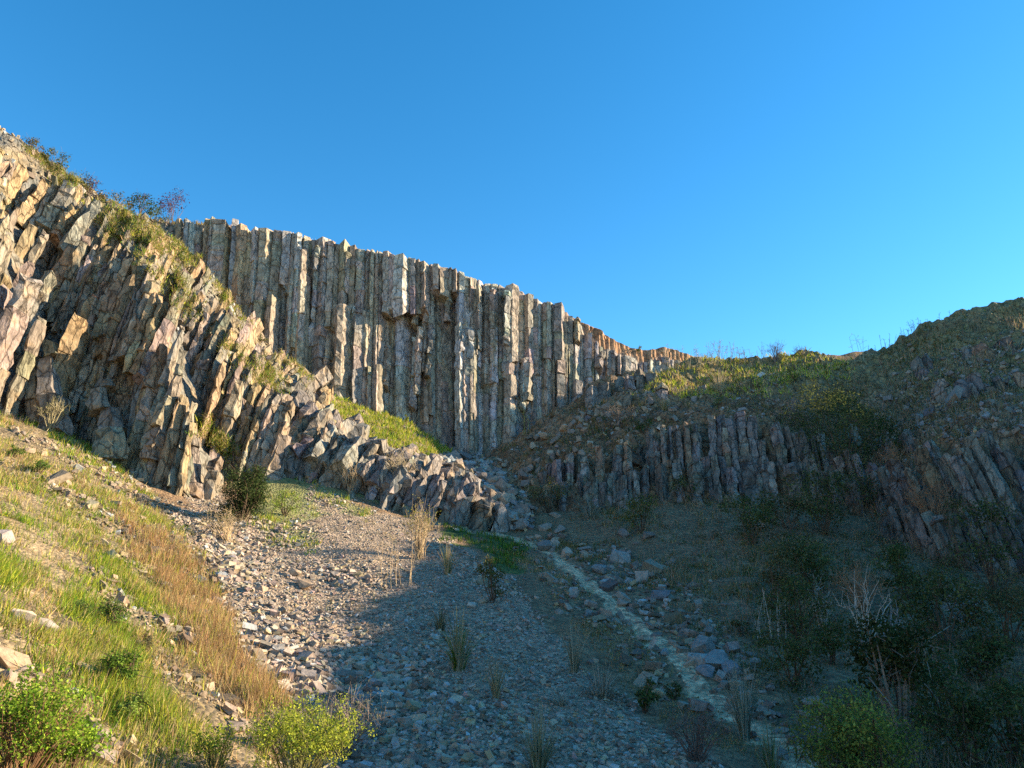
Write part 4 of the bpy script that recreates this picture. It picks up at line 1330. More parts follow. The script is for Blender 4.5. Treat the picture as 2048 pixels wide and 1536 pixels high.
# grass and herbs rooted on the ledges of the crag
_o = np.cumsum([0] + [len(v) for v, _ in RIBS])
_rv = np.concatenate([v for v, _ in RIBS])
_rf = np.concatenate([f + o for (_, f), o in zip(RIBS, _o)])
BV['ribs'] = BVHTree.FromPolygons(_rv.tolist(), _rf.tolist())
rng = np.random.default_rng(39)
LP, LN = [], []
for (x0, y0, x1, y1, sp, n) in [(220, 420, 310, 490, 14, 260), (300, 470, 400, 520, 16, 300), (115, 338, 180, 378, 8, 160), (195, 440, 240, 485, 8, 110), (352, 545, 362, 580, 8, 60), (420, 560, 500, 640, 8, 110),
                                (400, 850, 465, 912, 9, 260), (440, 680, 530, 765, 10, 160), (270, 500, 400, 640, 10, 170), (520, 735, 560, 775, 10, 160), (60, 300, 110, 335, 8, 90), (560, 700, 620, 760, 9, 90)]:
    for _ in range(n):
        t = rng.random()
        h_ = hit(x0 + (x1 - x0) * t + rng.normal(0, sp), y0 + (y1 - y0) * t + rng.normal(0, sp), ('ribs', 'hill_with_crag'))
        if h_ is not None and h_[1][2] > .12:
            LP.append(h_[0]); LN.append(h_[1])
LP, LN = np.array(LP), np.array(LN)
q, qn, i_ = clumped(LP, LN, 15, .10, rng)
o = blades('ledge_grass', q, qn, .24 * rng.uniform(.4, 1.2, len(q)), .026 * rng.uniform(.7, 1.3, len(q)), pick(len(q), rng, (.6, YGREEN), (.7, GREEN), (.8, STRAW), (.9, OLIVE)), rng, None, .5, .7)
tag(o, 'grass in tufts on the ledges of the crag', 'grass', kind='stuff')

rng = np.random.default_rng(37)
PAL_BRIGHT = [(0.22, 0.34, 0.03), (0.32, 0.42, 0.05), (0.14, 0.25, 0.03)]
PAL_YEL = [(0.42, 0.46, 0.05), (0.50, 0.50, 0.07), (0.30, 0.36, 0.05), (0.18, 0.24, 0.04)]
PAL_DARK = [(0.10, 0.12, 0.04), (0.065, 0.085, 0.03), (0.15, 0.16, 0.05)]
PAL_OLIVE = [(0.12, 0.135, 0.045), (0.17, 0.17, 0.06), (0.08, 0.10, 0.035)]
PAL_MUTED = [(0.14, 0.13, 0.05), (0.20, 0.14, 0.06), (0.10, 0.11, 0.045)]
PAL_PURPLE = [(0.10, 0.045, 0.10), (0.07, 0.05, 0.09), (0.13, 0.06, 0.08)]
PAL_GREY = [(0.16, 0.17, 0.11), (0.11, 0.12, 0.08), (0.20, 0.20, 0.13)]
DRY, GREYT, BRN, PALE, DARKT = (.46, .34, .2), (.28, .21, .165), (.34, .2, .11), (.5, .46, .38), (.07, .05, .04)

PLANTS = [
    # kind, u, v(base), w px, h px, options, name, category, label, group
    ('twiggy', 30, 1590, 190, 175, dict(col=(.15, .08, .04), n=70, r=.004, leafpal=PAL_BRIGHT, leaf=.021, nl=6500, clump=.035), 'bush', 'bush', 'bright green bush with bare stems in the bottom left corner'),
    ('twiggy', 125, 1580, 100, 115, dict(col=(.12, .07, .04), n=30, r=.004, leafpal=PAL_BRIGHT, leaf=.03, nl=1900, clump=.06), 'bush', 'bush', 'smaller green bush just beside the bottom left corner bush'),
    ('twiggy', 590, 1600, 200, 165, dict(col=(.2, .18, .06), n=70, r=.004, leafpal=PAL_YEL, leaf=.026, nl=7000, clump=.03), 'bush', 'bush', 'glowing yellow-green leafy bush at the foot of the sunlit slope'),
    ('twiggy', 430, 1560, 90, 90, dict(col=(.2, .18, .06), n=26, r=.004, leafpal=PAL_YEL, leaf=.034, nl=600, clump=.05), 'bush', 'bush', 'thin yellow sprigs left of the yellow-green leafy bush'),
    ('twiggy', 685, 1520, 150, 120, dict(col=GREYT, n=70, r=.004, leafpal=PAL_GREY, leaf=.03, nl=900), 'shrub', 'shrub', 'grey-brown twiggy shrub behind the yellow-green leafy bush'),
    ('twiggy', 545, 1500, 80, 70, dict(col=GREYT, n=40, r=.004, leafpal=PAL_GREY, leaf=.03, nl=500), 'shrub', 'shrub', 'small grey shrub between the flat stone and the yellow-green bush'),
    ('leafy', 235, 1365, 90, 60, dict(pal=[(.16, .26, .04), (.22, .32, .05), (.10, .17, .03)], leaf=.03, n=2200, lumps=16, bare=0), 'herb_patch', 'herb', 'green leafy herb patch in the middle of the sunlit slope'),
    ('leafy', 215, 1260, 70, 56, dict(pal=[(.12, .2, .04), (.18, .27, .05)], leaf=.03, n=1500, lumps=12, bare=0), 'herb_patch', 'herb', 'dark green herb patch above the middle herb patch'),
    ('leafy', 165, 1245, 50, 40, dict(pal=[(.10, .16, .04), (.14, .2, .05)], leaf=.03, n=800, lumps=9, bare=0), 'herb_patch', 'herb', 'small dark herb patch right of the split pale slab'),
    ('leafy', 75, 950, 46, 30, dict(pal=[(.12, .22, .04), (.08, .15, .03)], leaf=.04, n=800, lumps=9, bare=0), 'herb_patch', 'herb', 'dark green herb patch high on the sunlit slope'),
    ('leafy', 25, 915, 34, 26, dict(pal=[(.14, .24, .04), (.08, .15, .03)], leaf=.04, n=600, lumps=8, bare=0), 'herb_patch', 'herb', 'small herb patch at the left edge below the crag'),
    ('leafy', 275, 1310, 46, 40, dict(pal=[(.12, .12, .06), (.16, .15, .08)], leaf=.03, n=600, lumps=9, bare=0), 'herb_patch', 'herb', 'olive brown herb patch at the edge of the russet grass'),
    ('leafy', 260, 1440, 66, 50, dict(pal=[(.2, .28, .05), (.26, .32, .08)], leaf=.028, n=1300, lumps=12, bare=0), 'herb_patch', 'herb', 'pale green herb patch above the pile of tan stones'),
    ('leafy', 570, 1030, 80, 50, dict(pal=[(.28, .36, .05), (.2, .28, .04)], leaf=.05, n=1200, lumps=12, bare=0), 'herb_patch', 'herb', 'bright herb patch right of the round dark evergreen bush'),
    ('leafy', 483, 1045, 108, 118, dict(pal=[(.05, .075, .025), (.035, .05, .02), (.085, .11, .035)], leaf=.075, n=6500, lumps=34, bare=-.08), 'bush', 'bush', 'round dark evergreen bush at the foot of the crag'),
    ('twiggy', 452, 1085, 110, 62, dict(col=DRY, n=60, r=.005, leafpal=PAL_OLIVE + [DRY], leaf=.04, nl=800), 'shrub', 'shrub', 'straw-coloured shrub just below the round dark evergreen bush'),
    ('twiggy', 838, 1118, 85, 112, dict(col=DRY, n=60, r=.007, leafpal=[(.38, .36, .06), (.2, .17, .08)], leaf=.05, nl=500), 'shrub', 'shrub', 'pale dry shrub with yellow flowers at the shadow edge on the scree'),
    ('stalks', 795, 1172, 60, 105, dict(col=DRY, n=12, r=.006), 'dry_stalks', 'dry plant', 'dry stalks standing where sun meets shade on the scree'),
    ('tuft', 895, 1150, 60, 80, dict(pal=[(.2, .22, .08), DRY], n=90), 'grass_tuft', 'grass tuft', 'thin green tuft right of the yellow-flowered shrub'),
    ('tuft', 918, 1340, 120, 125, dict(pal=[(.13, .19, .03), (.36, .32, .18), (.4, .36, .24)], n=200, wd=.007), 'grass_tuft', 'grass tuft', 'spreading dry tuft with a green heart in the middle of the scree'),
    ('tuft', 992, 1400, 60, 105, dict(pal=[(.4, .34, .2), (.3, .26, .15)], n=90, wd=.006, droop=.1), 'grass_tuft', 'grass tuft', 'narrow upright straw tuft on the shaded scree'),
    ('tuft', 1078, 1550, 130, 140, dict(pal=[(.42, .38, .26), (.3, .28, .17), (.2, .2, .1)], n=190, wd=.006), 'grass_tuft', 'grass tuft', 'fan-shaped pale tuft at the bottom edge of the scree'),
    ('tuft', 880, 1262, 70, 60, dict(pal=[(.22, .2, .12), (.15, .15, .08)], n=80), 'grass_tuft', 'grass tuft', 'low dull tuft above the green-hearted tuft'),
    ('tuft', 1148, 1345, 90, 130, dict(pal=[(.4, .36, .25), (.28, .25, .16)], n=70, droop=.2), 'grass_tuft', 'grass tuft', 'tall thin tuft where scree meets dull grass'),
    ('tuft', 1205, 1395, 150, 90, dict(pal=[(.4, .36, .28), (.25, .22, .15)], n=140, droop=.9), 'grass_tuft', 'grass tuft', 'sprawling fallen straw tuft below the tall thin tuft'),
    ('tuft', 1120, 1410, 100, 60, dict(pal=[(.36, .33, .25)], n=70, droop=1.0), 'grass_tuft', 'grass tuft', 'flattened straw tuft left of the sprawling tuft'),
    ('leafy', 985, 1205, 66, 100, dict(pal=PAL_OLIVE, leaf=.06, n=900, lumps=9, bare=0), 'shrub', 'shrub', 'mossy green-brown shrub below the dark green turf'),
    ('leafy', 1290, 1425, 66, 68, dict(pal=PAL_DARK + [(.08, .13, .02)], leaf=.045, n=700, lumps=8, bare=0), 'shrub', 'shrub', 'small dark green shrub by the sprawling straw tuft'),
    ('twiggy', 1395, 1520, 130, 90, dict(col=(.16, .12, .10), n=70, r=.004, leafpal=PAL_MUTED, leaf=.03, nl=300), 'shrub', 'shrub', 'brown twiggy shrub at the bottom beside the trail'),
    ('tuft', 1490, 1480, 100, 175, dict(pal=[(.34, .33, .25), (.24, .24, .15)], n=170, wd=.007, droop=.25), 'grass_tuft', 'grass tuft', 'tall grey-green tuft at the bend of the trail'),
    ('tuft', 1545, 1565, 90, 130, dict(pal=[(.3, .3, .22), (.16, .2, .07)], n=120, wd=.006), 'grass_tuft', 'grass tuft', 'tuft with green blades left of the trail at the bottom edge'),
    ('leafy', 1350, 1400, 46, 40, dict(pal=PAL_DARK, leaf=.045, n=300, lumps=6, bare=0), 'shrub', 'shrub', 'tiny dark shrub on the trail side by pale boulders'),
    ('leafy', 1732, 1590, 235, 175, dict(pal=[(.24, .27, .05), (.36, .34, .07), (.15, .19, .05)], leaf=.042, n=8000, lumps=30, bare=.05), 'bush', 'bush', 'large olive leafy bush at the bottom beside the trail'),
    ('tree', 1800, 1480, 170, 215, dict(pal=[(.06, .075, .025), (.10, .10, .035), (.04, .06, .02)], leaf=.07, n=3200, lumps=20, stem=(.25, .2, .15), bare=.28, stemr=.02), 'small_tree', 'tree', 'small dark tree with pale stems behind the large olive bush'),
    ('leafy', 1500, 1090, 95, 95, dict(pal=PAL_DARK, leaf=.09, n=1200, lumps=12, bare=0), 'shrub', 'shrub', 'dark green shrub under the brown rock face'),
    ('leafy', 1575, 1060, 90, 80, dict(pal=PAL_MUTED, leaf=.09, n=1000, lumps=10, bare=.1), 'shrub', 'shrub', 'muted green shrub at the right foot of the brown rock face'),
    ('leafy', 1548, 1200, 80, 90, dict(pal=PAL_MUTED, leaf=.07, n=900, lumps=10, bare=.1), 'shrub', 'shrub', 'muted shrub halfway down the shaded slope above bare stalks'),
    ('leafy', 1640, 1190, 120, 110, dict(pal=PAL_DARK, leaf=.08, n=1500, lumps=14, bare=0), 'shrub', 'shrub', 'broad dark shrub in the middle of the shaded slope'),
    ('leafy', 1600, 1280, 110, 100, dict(pal=PAL_DARK, leaf=.07, n=1300, lumps=12, bare=0), 'shrub', 'shrub', 'dark shrub below the broad dark shrub'),
    ('twiggy', 1648, 1262, 60, 95, dict(col=PALE, n=16, r=.006, leafpal=PAL_GREY, leaf=.05, nl=200), 'shrub', 'shrub', 'pale leafy sapling in front of the dark shrubs'),
    ('stalks', 1550, 1285, 70, 130, dict(col=PALE, n=10, r=.006, heads=False), 'dry_stalks', 'dry plant', 'bare pale stems leaning on the shaded slope'),
    ('stalks', 1485, 1265, 60, 110, dict(col=GREYT, n=7, r=.006, heads=False), 'dry_stalks', 'dry plant', 'few grey stems rising from a low clump near the wash'),
    ('leafy', 1480, 1270, 50, 40, dict(pal=PAL_MUTED, leaf=.05, n=300, lumps=6, bare=0), 'shrub', 'shrub', 'low brown-green clump around the grey stems near the wash'),
    ('twiggy', 1735, 1295, 110, 140, dict(col=PALE, n=12, r=.009, spread=1.0), 'shrub', 'shrub', 'leafless white-branched shrub fanning out in the shade'),
    ('twiggy', 1785, 1300, 70, 100, dict(col=(.4, .4, .4), n=8, r=.009), 'shrub', 'shrub', 'leafless crooked shrub right of the white-branched shrub'),
    ('twiggy', 1725, 1220, 100, 90, dict(col=BRN, n=60, r=.006), 'shrub', 'shrub', 'brown twig thicket above the white-branched shrub'),
    ('leafy', 1665, 1330, 70, 60, dict(pal=PAL_DARK + [(.07, .1, .02)], leaf=.06, n=600, lumps=8, bare=0), 'shrub', 'shrub', 'small round green shrub left of the small dark tree'),
    ('leafy', 1590, 1370, 110, 90, dict(pal=PAL_DARK, leaf=.06, n=900, lumps=10, bare=0), 'shrub', 'shrub', 'dark shrub above the trail left of the small dark tree'),
    ('leafy', 1810, 1200, 80, 80, dict(pal=PAL_DARK, leaf=.08, n=800, lumps=10, bare=0), 'shrub', 'shrub', 'dark shrub touching the left foot of the leaning columns'),
    ('leafy', 1800, 1165, 46, 70, dict(pal=[(.07, .12, .03)], leaf=.07, n=400, lumps=6, bare=.2), 'shrub', 'shrub', 'brighter green sprig before the leaning columns'),
    ('leafy', 1890, 1290, 130, 110, dict(pal=PAL_DARK, leaf=.08, n=1300, lumps=14, bare=0), 'shrub', 'shrub', 'wide dark shrub below the leaning columns'),
    ('leafy', 1870, 1260, 40, 50, dict(pal=PAL_GREY, leaf=.06, n=250, lumps=6, bare=.1), 'shrub', 'shrub', 'small grey-leaved shrub on the dark slope below the leaning columns'),
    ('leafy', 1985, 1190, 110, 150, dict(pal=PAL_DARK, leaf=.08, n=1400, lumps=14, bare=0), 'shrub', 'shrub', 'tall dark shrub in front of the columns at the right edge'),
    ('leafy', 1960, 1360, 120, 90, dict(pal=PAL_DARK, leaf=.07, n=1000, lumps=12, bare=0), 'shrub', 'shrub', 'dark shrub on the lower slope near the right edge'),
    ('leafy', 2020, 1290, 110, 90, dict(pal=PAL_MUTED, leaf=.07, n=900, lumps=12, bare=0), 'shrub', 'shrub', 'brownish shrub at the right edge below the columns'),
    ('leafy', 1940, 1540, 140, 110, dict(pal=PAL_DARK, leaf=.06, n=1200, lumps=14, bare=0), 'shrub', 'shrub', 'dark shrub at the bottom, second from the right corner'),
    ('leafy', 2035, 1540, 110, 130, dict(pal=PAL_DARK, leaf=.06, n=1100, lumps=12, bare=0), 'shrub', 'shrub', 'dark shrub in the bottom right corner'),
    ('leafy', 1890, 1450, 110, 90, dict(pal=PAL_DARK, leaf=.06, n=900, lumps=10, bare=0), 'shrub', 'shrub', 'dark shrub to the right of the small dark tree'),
    ('stalks', 1905, 1400, 40, 110, dict(col=GREYT, n=6, r=.006, heads=False), 'dry_stalks', 'dry plant', 'grey bare stems among dark shrubs at the lower right'),
    ('twiggy', 1930, 1250, 90, 60, dict(col=(.3, .3, .3), n=24, r=.006), 'shrub', 'shrub', 'fallen grey twigs between dark shrubs by the right edge'),
    ('leafy', 1690, 960, 120, 150, dict(pal=PAL_DARK, leaf=.10, n=2000, lumps=16, bare=0), 'shrub', 'shrub', 'tall dark shrub filling the gully beside the hill'),
    ('leafy', 1645, 890, 110, 110, dict(pal=PAL_DARK, leaf=.10, n=1500, lumps=14, bare=0), 'shrub', 'shrub', 'dark shrub at the head of the gully'),
    ('leafy', 1715, 850, 90, 90, dict(pal=PAL_DARK, leaf=.10, n=1100, lumps=12, bare=0), 'shrub', 'shrub', 'dark shrub on the right side of the gully head'),
    ('leafy', 1762, 930, 90, 80, dict(pal=[(.06, .10, .025), (.05, .08, .02)], leaf=.09, n=1100, lumps=12, bare=0), 'shrub', 'shrub', 'greener shrub on the right flank of the gully'),
    ('leafy', 1730, 1030, 100, 90, dict(pal=PAL_DARK, leaf=.09, n=1100, lumps=12, bare=0), 'shrub', 'shrub', 'dark shrub in the lower part of the gully'),
    ('leafy', 1650, 1070, 110, 110, dict(pal=PAL_DARK, leaf=.09, n=1400, lumps=14, bare=0), 'shrub', 'shrub', 'dark shrub at the mouth of the gully'),
    ('stalks', 1640, 945, 40, 90, dict(col=(.25, .28, .16), n=8, r=.008, heads=False), 'dry_stalks', 'dry plant', 'upright green-grey stems in front of the gully shrubs'),
    ('twiggy', 1580, 850, 80, 60, dict(col=GREYT, n=50, r=.007), 'shrub', 'shrub', 'grey twig bush above the brown rock face'),
    ('twiggy', 1790, 970, 90, 80, dict(col=BRN, n=60, r=.007), 'shrub', 'shrub', 'brown twig bush left of the leaning columns'),
    ('twiggy', 1870, 1060, 100, 100, dict(col=BRN, n=60, r=.007), 'shrub', 'shrub', 'brown twig bush hanging on the leaning columns'),
    ('leafy', 1095, 1025, 100, 75, dict(pal=[(.17, .16, .06), (.22, .16, .08), (.11, .13, .04)], leaf=.075, n=1500, lumps=12, bare=0), 'shrub', 'shrub', 'rounded yellow-brown shrub above the top of the trail'),
    ('leafy', 1282, 1065, 85, 85, dict(pal=[(.14, .17, .04), (.18, .15, .06), (.09, .12, .03)], leaf=.075, n=1300, lumps=10, bare=0), 'shrub', 'shrub', 'olive shrub at the foot of the shaded columns'),
    ('tuft', 1182, 1035, 110, 85, dict(pal=[(.34, .33, .26), (.22, .22, .15)], n=90, wd=.009, droop=.5), 'grass_tuft', 'grass tuft', 'fan of pale stems between the two shrubs under the columns'),
    ('tuft', 1150, 1090, 70, 60, dict(pal=[(.3, .3, .22)], n=60, wd=.009, droop=.9), 'grass_tuft', 'grass tuft', 'drooping pale tuft below the fan of pale stems'),
    ('leafy', 1370, 1010, 60, 60, dict(pal=PAL_DARK, leaf=.08, n=500, lumps=8, bare=0), 'shrub', 'shrub', 'dark shrub in the cleft of the shaded columns'),
    ('leafy', 1288, 868, 46, 50, dict(pal=[(.06, .11, .025)], leaf=.08, n=450, lumps=7, bare=0), 'shrub', 'shrub', 'small green shrub on the spur above the shaded columns'),
    ('tuft', 1328, 822, 60, 40, dict(pal=[DRY, (.3, .27, .12)], n=90, wd=.012), 'grass_tuft', 'grass tuft', 'dry tuft on the spur below the ridge stalks'),
    ('twiggy', 1240, 845, 70, 40, dict(col=GREYT, n=36, r=.008), 'shrub', 'shrub', 'grey twig bush among the broken blocks of the spur'),
    ('leafy', 1438, 812, 44, 28, dict(pal=[(.16, .2, .06)], leaf=.07, n=300, lumps=6, bare=0), 'shrub', 'shrub', 'low pale green shrub on the ledge under the ridge'),
    ('tuft', 1440, 785, 60, 60, dict(pal=[DRY, (.5, .42, .25)], n=90, wd=.012, droop=.1), 'grass_tuft', 'grass tuft', 'tall sunlit straw tuft under the ridge'),
    ('leafy', 1240, 772, 20, 16, dict(pal=[(.2, .28, .04)], leaf=.07, n=150, lumps=4, bare=0), 'shrub', 'shrub', 'tiny round green shrub on the edge of the spur'),
    ('leafy', 1592, 765, 40, 34, dict(pal=[(.24, .26, .07), (.12, .14, .05)], leaf=.10, n=220, lumps=6, bare=0), 'shrub', 'shrub', 'spiky yellow-green plant on the rock below the sunlit saddle'),
    ('leafy', 1275, 705, 22, 20, dict(pal=PAL_OLIVE, leaf=.1, n=160, lumps=5, bare=0), 'shrub', 'shrub', 'small olive shrub clinging to the end of the cliff'),
    ('twiggy', 1000, 885, 50, 60, dict(col=DRY, n=30, r=.009), 'shrub', 'shrub', 'dry straw bush at the foot of the cliff columns'),
    ('leafy', 1030, 875, 56, 46, dict(pal=PAL_DARK, leaf=.09, n=500, lumps=8, bare=0), 'shrub', 'shrub', 'dark shrub in the corner at the foot of the cliff'),
    ('stalks', 1052, 868, 14, 66, dict(col=(.35, .36, .1), n=3, r=.012), 'dry_stalks', 'dry plant', 'yellow flowering stalk at the foot of the cliff'),
    ('stalks', 1022, 858, 14, 60, dict(col=PALE, n=3, r=.012), 'dry_stalks', 'dry plant', 'white dry stalk at the foot of the cliff'),
    ('leafy', 815, 850, 14, 26, dict(pal=[(.28, .32, .05)], leaf=.09, n=120, lumps=4, bare=.1), 'shrub', 'shrub', 'small yellow-green sprig against the cliff above the mound'),
    ('twiggy', 800, 975, 80, 80, dict(col=(.4, .32, .2), n=70, r=.008), 'shrub', 'shrub', 'tangled pale twig bush hanging on the rock below the mound'),
    ('twiggy', 700, 990, 40, 70, dict(col=DRY, n=20, r=.007), 'shrub', 'shrub', 'thin dry bush on the slab below the mound'),
    ('twiggy', 100, 862, 56, 66, dict(col=(.36, .3, .16), n=40, r=.006, leafpal=PAL_OLIVE, leaf=.05, nl=250), 'shrub', 'shrub', 'dry olive bush at the crag foot between two pillars'),
    ('twiggy', 245, 935, 60, 60, dict(col=(.36, .3, .18), n=36, r=.006), 'shrub', 'shrub', 'dry bush at the foot of the pointed pillar'),
    ('leafy', 272, 446, 85, 56, dict(pal=[(.10, .14, .04), (.07, .10, .04)], leaf=.11, n=900, lumps=10, bare=0), 'shrub', 'shrub', 'green shrub on the crag skyline under a purple sapling'),
    ('leafy', 270, 425, 36, 48, dict(pal=PAL_PURPLE, leaf=.11, n=160, lumps=7, bare=.5), 'shrub', 'shrub', 'purple sapling rising above the green skyline shrub'),
    ('leafy', 335, 446, 76, 66, dict(pal=PAL_PURPLE, leaf=.11, n=620, lumps=12, bare=.3), 'shrub', 'shrub', 'purple-leaved bushy tree on the crag skyline'),
    ('leafy', 305, 450, 60, 34, dict(pal=PAL_OLIVE, leaf=.11, n=500, lumps=8, bare=0), 'shrub', 'shrub', 'olive shrub in front of the purple skyline tree'),
    ('leafy', 222, 430, 70, 48, dict(pal=PAL_MUTED, leaf=.10, n=500, lumps=8, bare=0), 'shrub', 'shrub', 'muted shrub on the skyline left of the green skyline shrub'),
    ('leafy', 178, 405, 60, 46, dict(pal=PAL_PURPLE + PAL_MUTED, leaf=.09, n=380, lumps=8, bare=.1), 'shrub', 'shrub', 'dull purplish shrub on the steep part of the skyline'),
    ('leafy', 135, 378, 80, 60, dict(pal=PAL_OLIVE, leaf=.09, n=800, lumps=10, bare=0), 'shrub', 'shrub', 'broad olive shrub high on the left skyline'),
    ('leafy', 105, 342, 44, 44, dict(pal=PAL_OLIVE, leaf=.09, n=350, lumps=7, bare=0), 'shrub', 'shrub', 'upright olive shrub near the top of the left skyline'),
    ('leafy', 70, 310, 38, 32, dict(pal=PAL_MUTED, leaf=.09, n=260, lumps=6, bare=0), 'shrub', 'shrub', 'topmost small shrub on the left skyline'),
    ('leafy', 350, 522, 70, 34, dict(pal=[(.11, .15, .05), (.07, .1, .03)], leaf=.09, n=600, lumps=9, bare=0), 'shrub', 'shrub', 'green shrub on the dark ledge under the crag top'),
    ('leafy', 355, 575, 22, 34, dict(pal=[(.14, .2, .05)], leaf=.08, n=220, lumps=5, bare=0), 'shrub', 'shrub', 'small bright shrub growing from a crack in the crag'),
    ('leafy', 520, 690, 50, 30, dict(pal=PAL_OLIVE, leaf=.08, n=350, lumps=7, bare=0), 'shrub', 'shrub', 'olive shrub where the crag meets the back cliff'),
    ('twiggy', 566, 478, 26, 26, dict(col=DARKT, n=14, r=.012), 'shrub', 'shrub', 'bare little shrub at the left end of the cliff top'),
    ('twiggy', 622, 486, 36, 20, dict(col=GREYT, n=24, r=.012), 'shrub', 'shrub', 'low grey shrub on the cliff top, second from its left end'),
    ('twiggy', 728, 510, 26, 18, dict(col=GREYT, n=14, r=.012), 'shrub', 'shrub', 'low thin shrub on the middle of the cliff top'),
    ('twiggy', 1012, 585, 16, 14, dict(col=DARKT, n=12, r=.012), 'shrub', 'shrub', 'tiny dark shrub on the cliff top above the sunlit columns'),
    ('twiggy', 1095, 614, 46, 18, dict(col=(.3, .2, .14), n=26, r=.012), 'shrub', 'shrub', 'low brown shrub on the right part of the cliff top'),
    ('twiggy', 1552, 722, 38, 44, dict(col=(.26, .2, .17), n=40, r=.010), 'shrub', 'shrub', 'round leafless shrub on the saddle of the ridge'),
    ('stalks', 1726, 722, 26, 66, dict(col=(.3, .3, .22), n=4, r=.012), 'dry_stalks', 'dry plant', 'tall bare sapling on the ridge right of the sunlit saddle'),
    ('twiggy', 1600, 712, 34, 22, dict(col=GREYT, n=20, r=.01), 'shrub', 'shrub', 'low grey twig shrub on the crest of the sunlit saddle'),
]
ORD = ['first', 'second', 'third', 'fourth', 'fifth', 'sixth', 'seventh', 'eighth', 'ninth', 'tenth']
for i, (su, sv, hh) in enumerate([(1300, 752, 30), (1345, 740, 62), (1365, 740, 50), (1388, 735, 46), (1410, 732, 52), (1432, 728, 50), (1450, 728, 58), (1470, 725, 46), (1496, 724, 36), (1522, 722, 40),
                                  (1750, 716, 28), (1780, 702, 34), (1800, 694, 40), (1830, 682, 44), (1862, 668, 34), (1900, 664, 44), (1935, 668, 50), (1975, 660, 40), (2010, 650, 46), (2035, 660, 40)]):
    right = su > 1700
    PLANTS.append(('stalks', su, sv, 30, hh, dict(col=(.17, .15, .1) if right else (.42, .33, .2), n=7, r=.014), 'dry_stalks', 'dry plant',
                   ('thin dark dry stalks on the shaded hill crest, %s clump counted from the saddle' if right else 'thin pale dry stalks on the sunlit ridge, %s clump counted from the cliff') % ORD[i % 10],
                   'dry stalks on the shaded hill crest' if right else 'dry stalks on the sunlit ridge'))
RS = np.random.default_rng(41)
for spec in PLANTS:
    kind, u0, v0, wpx, hpx, opt, nm, cat, lab = spec[:9]
    grp = spec[9] if len(spec) > 9 else None
    hh = None
    for dv in range(0, 60, 3):
        hh = hit(u0, v0 + dv)
        if hh is not None: break
    if hh is None:
        print('no ground for', lab); continue
    if hh[3] == 'cliff' and v0 < 640:                 # stand back from the rim
        hh = (hh[0] + np.array([0, .6, .15]), hh[1], hh[2], hh[3])
    d = hh[2]
    w, h = wpx / F * d, hpx / F * d
    if kind == 'leafy' and u0 > 1480 and v0 > 840 and wpx < 200:
        w, h, opt = w * 1.25, h * 1.3, dict(opt, n=int(opt['n'] * 1.4))
    root = bpy.data.objects.new(nm, None)
    root.location = hh[0]
    root.empty_display_size = .2
    COL.objects.link(root)
    tag(root, lab, cat, grp)
    r_ = np.random.default_rng(abs(hash((u0, v0))) % 100000)
    if kind == 'leafy': leafy(root, w, h, r_, **opt)
    elif kind == 'tree': leafy(root, w, h, r_, trunk=True, **opt)
    elif kind == 'twiggy': twiggy(root, w, h, r_, **opt)
    elif kind == 'tuft': tuft(root, w, h, r_, **opt)
    elif kind == 'stalks': stalks(root, w, h, r_, **opt)

# undergrowth: low scrub that reads as one mass on the shaded slope
rng = np.random.default_rng(53)


def undergrowth(name, surf, poly, n, k, leaf, pal, label, dens_seed):
    p, nn = scatter(surf, n, rng, 1.0, poly, .15)
    m = np.clip(.45 + 1.1 * fbm(p, .35, 3, dens_seed), .03, 1) > rng.random(len(p)); p, nn = p[m], nn[m]
    rad = rng.uniform(.12, .42, len(p))
    i = np.repeat(np.arange(len(p)), k)
    d = rng.normal(size=(len(i), 3)); d /= np.linalg.norm(d, axis=1)[:, None]; d[:, 2] = np.abs(d[:, 2])
    cen = p[i] + d * (rad[i] * rng.uniform(.3, 1.1, len(i)))[:, None]
    t = rng.uniform(.6, 1.4, len(p))
    c = np.array(pal)[rng.integers(len(pal), size=len(p))][i] * (t[i] * rng.uniform(.7, 1.3, len(i)))[:, None]
    o = leaves_part(name, cen, d + rng.normal(0, .6, d.shape), leaf * rng.uniform(.6, 1.3, len(i)), c, None, rng, .35)
    tag(o, label, 'undergrowth', kind='stuff')


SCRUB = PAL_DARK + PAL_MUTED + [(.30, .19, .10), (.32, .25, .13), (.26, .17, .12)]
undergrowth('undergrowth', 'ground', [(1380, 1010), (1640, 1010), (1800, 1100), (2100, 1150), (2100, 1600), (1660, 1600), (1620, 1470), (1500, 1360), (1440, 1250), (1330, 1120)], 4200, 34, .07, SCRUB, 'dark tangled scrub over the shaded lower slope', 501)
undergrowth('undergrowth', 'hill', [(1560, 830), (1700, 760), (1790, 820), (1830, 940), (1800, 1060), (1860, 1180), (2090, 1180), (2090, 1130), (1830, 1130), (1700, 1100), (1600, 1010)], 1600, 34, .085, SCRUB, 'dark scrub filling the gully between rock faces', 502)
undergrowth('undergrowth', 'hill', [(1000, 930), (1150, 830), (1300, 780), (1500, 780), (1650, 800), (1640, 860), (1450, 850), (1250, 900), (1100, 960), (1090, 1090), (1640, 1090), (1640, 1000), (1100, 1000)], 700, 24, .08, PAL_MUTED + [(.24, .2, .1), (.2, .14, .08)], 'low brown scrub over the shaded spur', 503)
undergrowth('undergrowth', 'hill', [(1700, 740), (1850, 670), (2090, 620), (2090, 860), (1860, 900), (1760, 900)], 700, 22, .09, PAL_MUTED + [(.2, .15, .08)], 'low scrub over the shaded hilltop', 504)

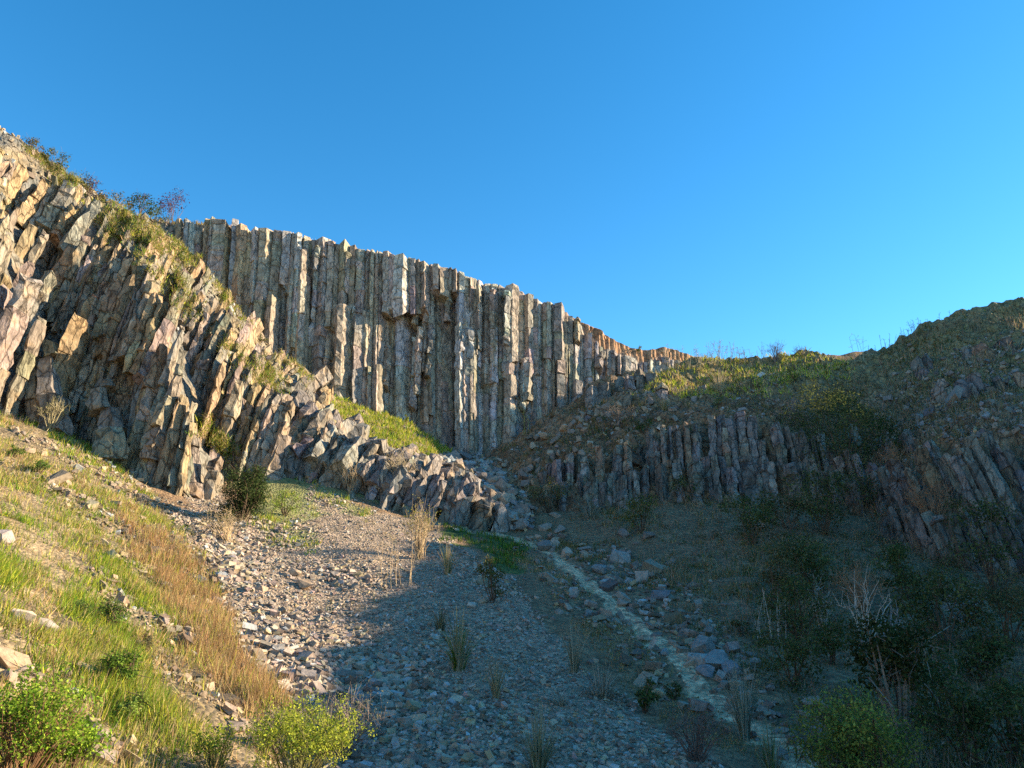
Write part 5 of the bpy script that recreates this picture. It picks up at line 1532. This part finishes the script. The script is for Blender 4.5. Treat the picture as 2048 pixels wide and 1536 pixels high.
lay_grass('ground', 3000, Z_RSLOPE, 8, .16, .48, .012, lambda q, c: pick(len(q), rng, (1, np.array((.36, .24, .15))), (.6, np.array((.3, .27, .18))), (.4, OLIVE)), lean=.3, dens=lambda p: np.clip(.1 + 1.2 * fbm(p, .4, 3, 416), .01, 1), name='dry_brush', label='tall dry brush standing in the shaded scrub', up=.9)
lay_grass('hill', 1800, [(1560, 830), (1700, 760), (2090, 620), (2090, 1180), (1860, 1180), (1700, 1100), (1600, 1010)], 8, .16, .5, .014, lambda q, c: pick(len(q), rng, (1, np.array((.36, .24, .15))), (.6, np.array((.3, .27, .18))), (.4, OLIVE)), lean=.3, name='dry_brush', label='tall dry brush on the shaded hill', up=.9)

# boulders that stand out
rng = np.random.default_rng(43)
for (bu, bv, s, lab, m) in [(938, 1044, 34, 'pale angular boulder perched on the slabs at the top of the trail', (.42, .39, .33)),
                            (1090, 1100, 36, 'pale boulder beside the upper end of the trail', (.30, .28, .24)),
                            (1108, 1092, 24, 'small grey boulder leaning beside the pale trail boulder', (.26, .25, .23)),
                            (1240, 1122, 40, 'grey wedge boulder in the wash above the trail', (.22, .22, .22)),
                            (1198, 1145, 34, 'flat grey boulder just right of the upper trail', (.24, .24, .23)),
                            (1322, 1198, 40, 'blocky grey boulder in the middle of the wash', (.20, .21, .22)),
                            (1355, 1245, 44, 'rounded ochre boulder right of the trail', (.24, .20, .12)),
                            (1408, 1305, 60, 'large tilted grey boulder at the lower wash', (.19, .20, .22)),
                            (1425, 1335, 66, 'long grey boulder standing on edge beside the trail', (.22, .23, .25)),
                            (1400, 1330, 46, 'pale split boulder touching the trail', (.30, .30, .28)),
                            (1460, 1345, 40, 'grey boulder furthest right of the lower wash pile', (.20, .21, .23)),
                            (1408, 1350, 40, 'low grey boulder at the foot of the split boulder', (.25, .25, .25)),
                            (1330, 1310, 22, 'bluish boulder left of the trail bend', (.2, .22, .25)),
                            (2, 1085, 46, 'pink-grey boulder half out of frame on the sunlit slope', (.40, .32, .28)),
                            (42, 1242, 40, 'long pink-grey slab lying on the sunlit slope', (.44, .36, .31)),
                            (85, 1258, 40, 'split pale slab right of the long pink-grey slab', (.44, .37, .31)),
                            (970, 1168, 34, 'grey-green block on the shaded scree below the shrub', (.2, .21, .18)),
                            (945, 1215, 22, 'small pale block on the shaded scree edge', (.4, .39, .35))]:
    hh = hit(bu, bv)
    me = hull_stone(rng, 34)
    mt = stone_material('boulder', True, m)
    me.materials.clear(); me.materials.append(mt)
    o = put_stone(hh[0], hh[1], s / F * hh[2], rng, None, 'boulder', .6)
    o.data = me
    tag(o, lab, 'boulder')
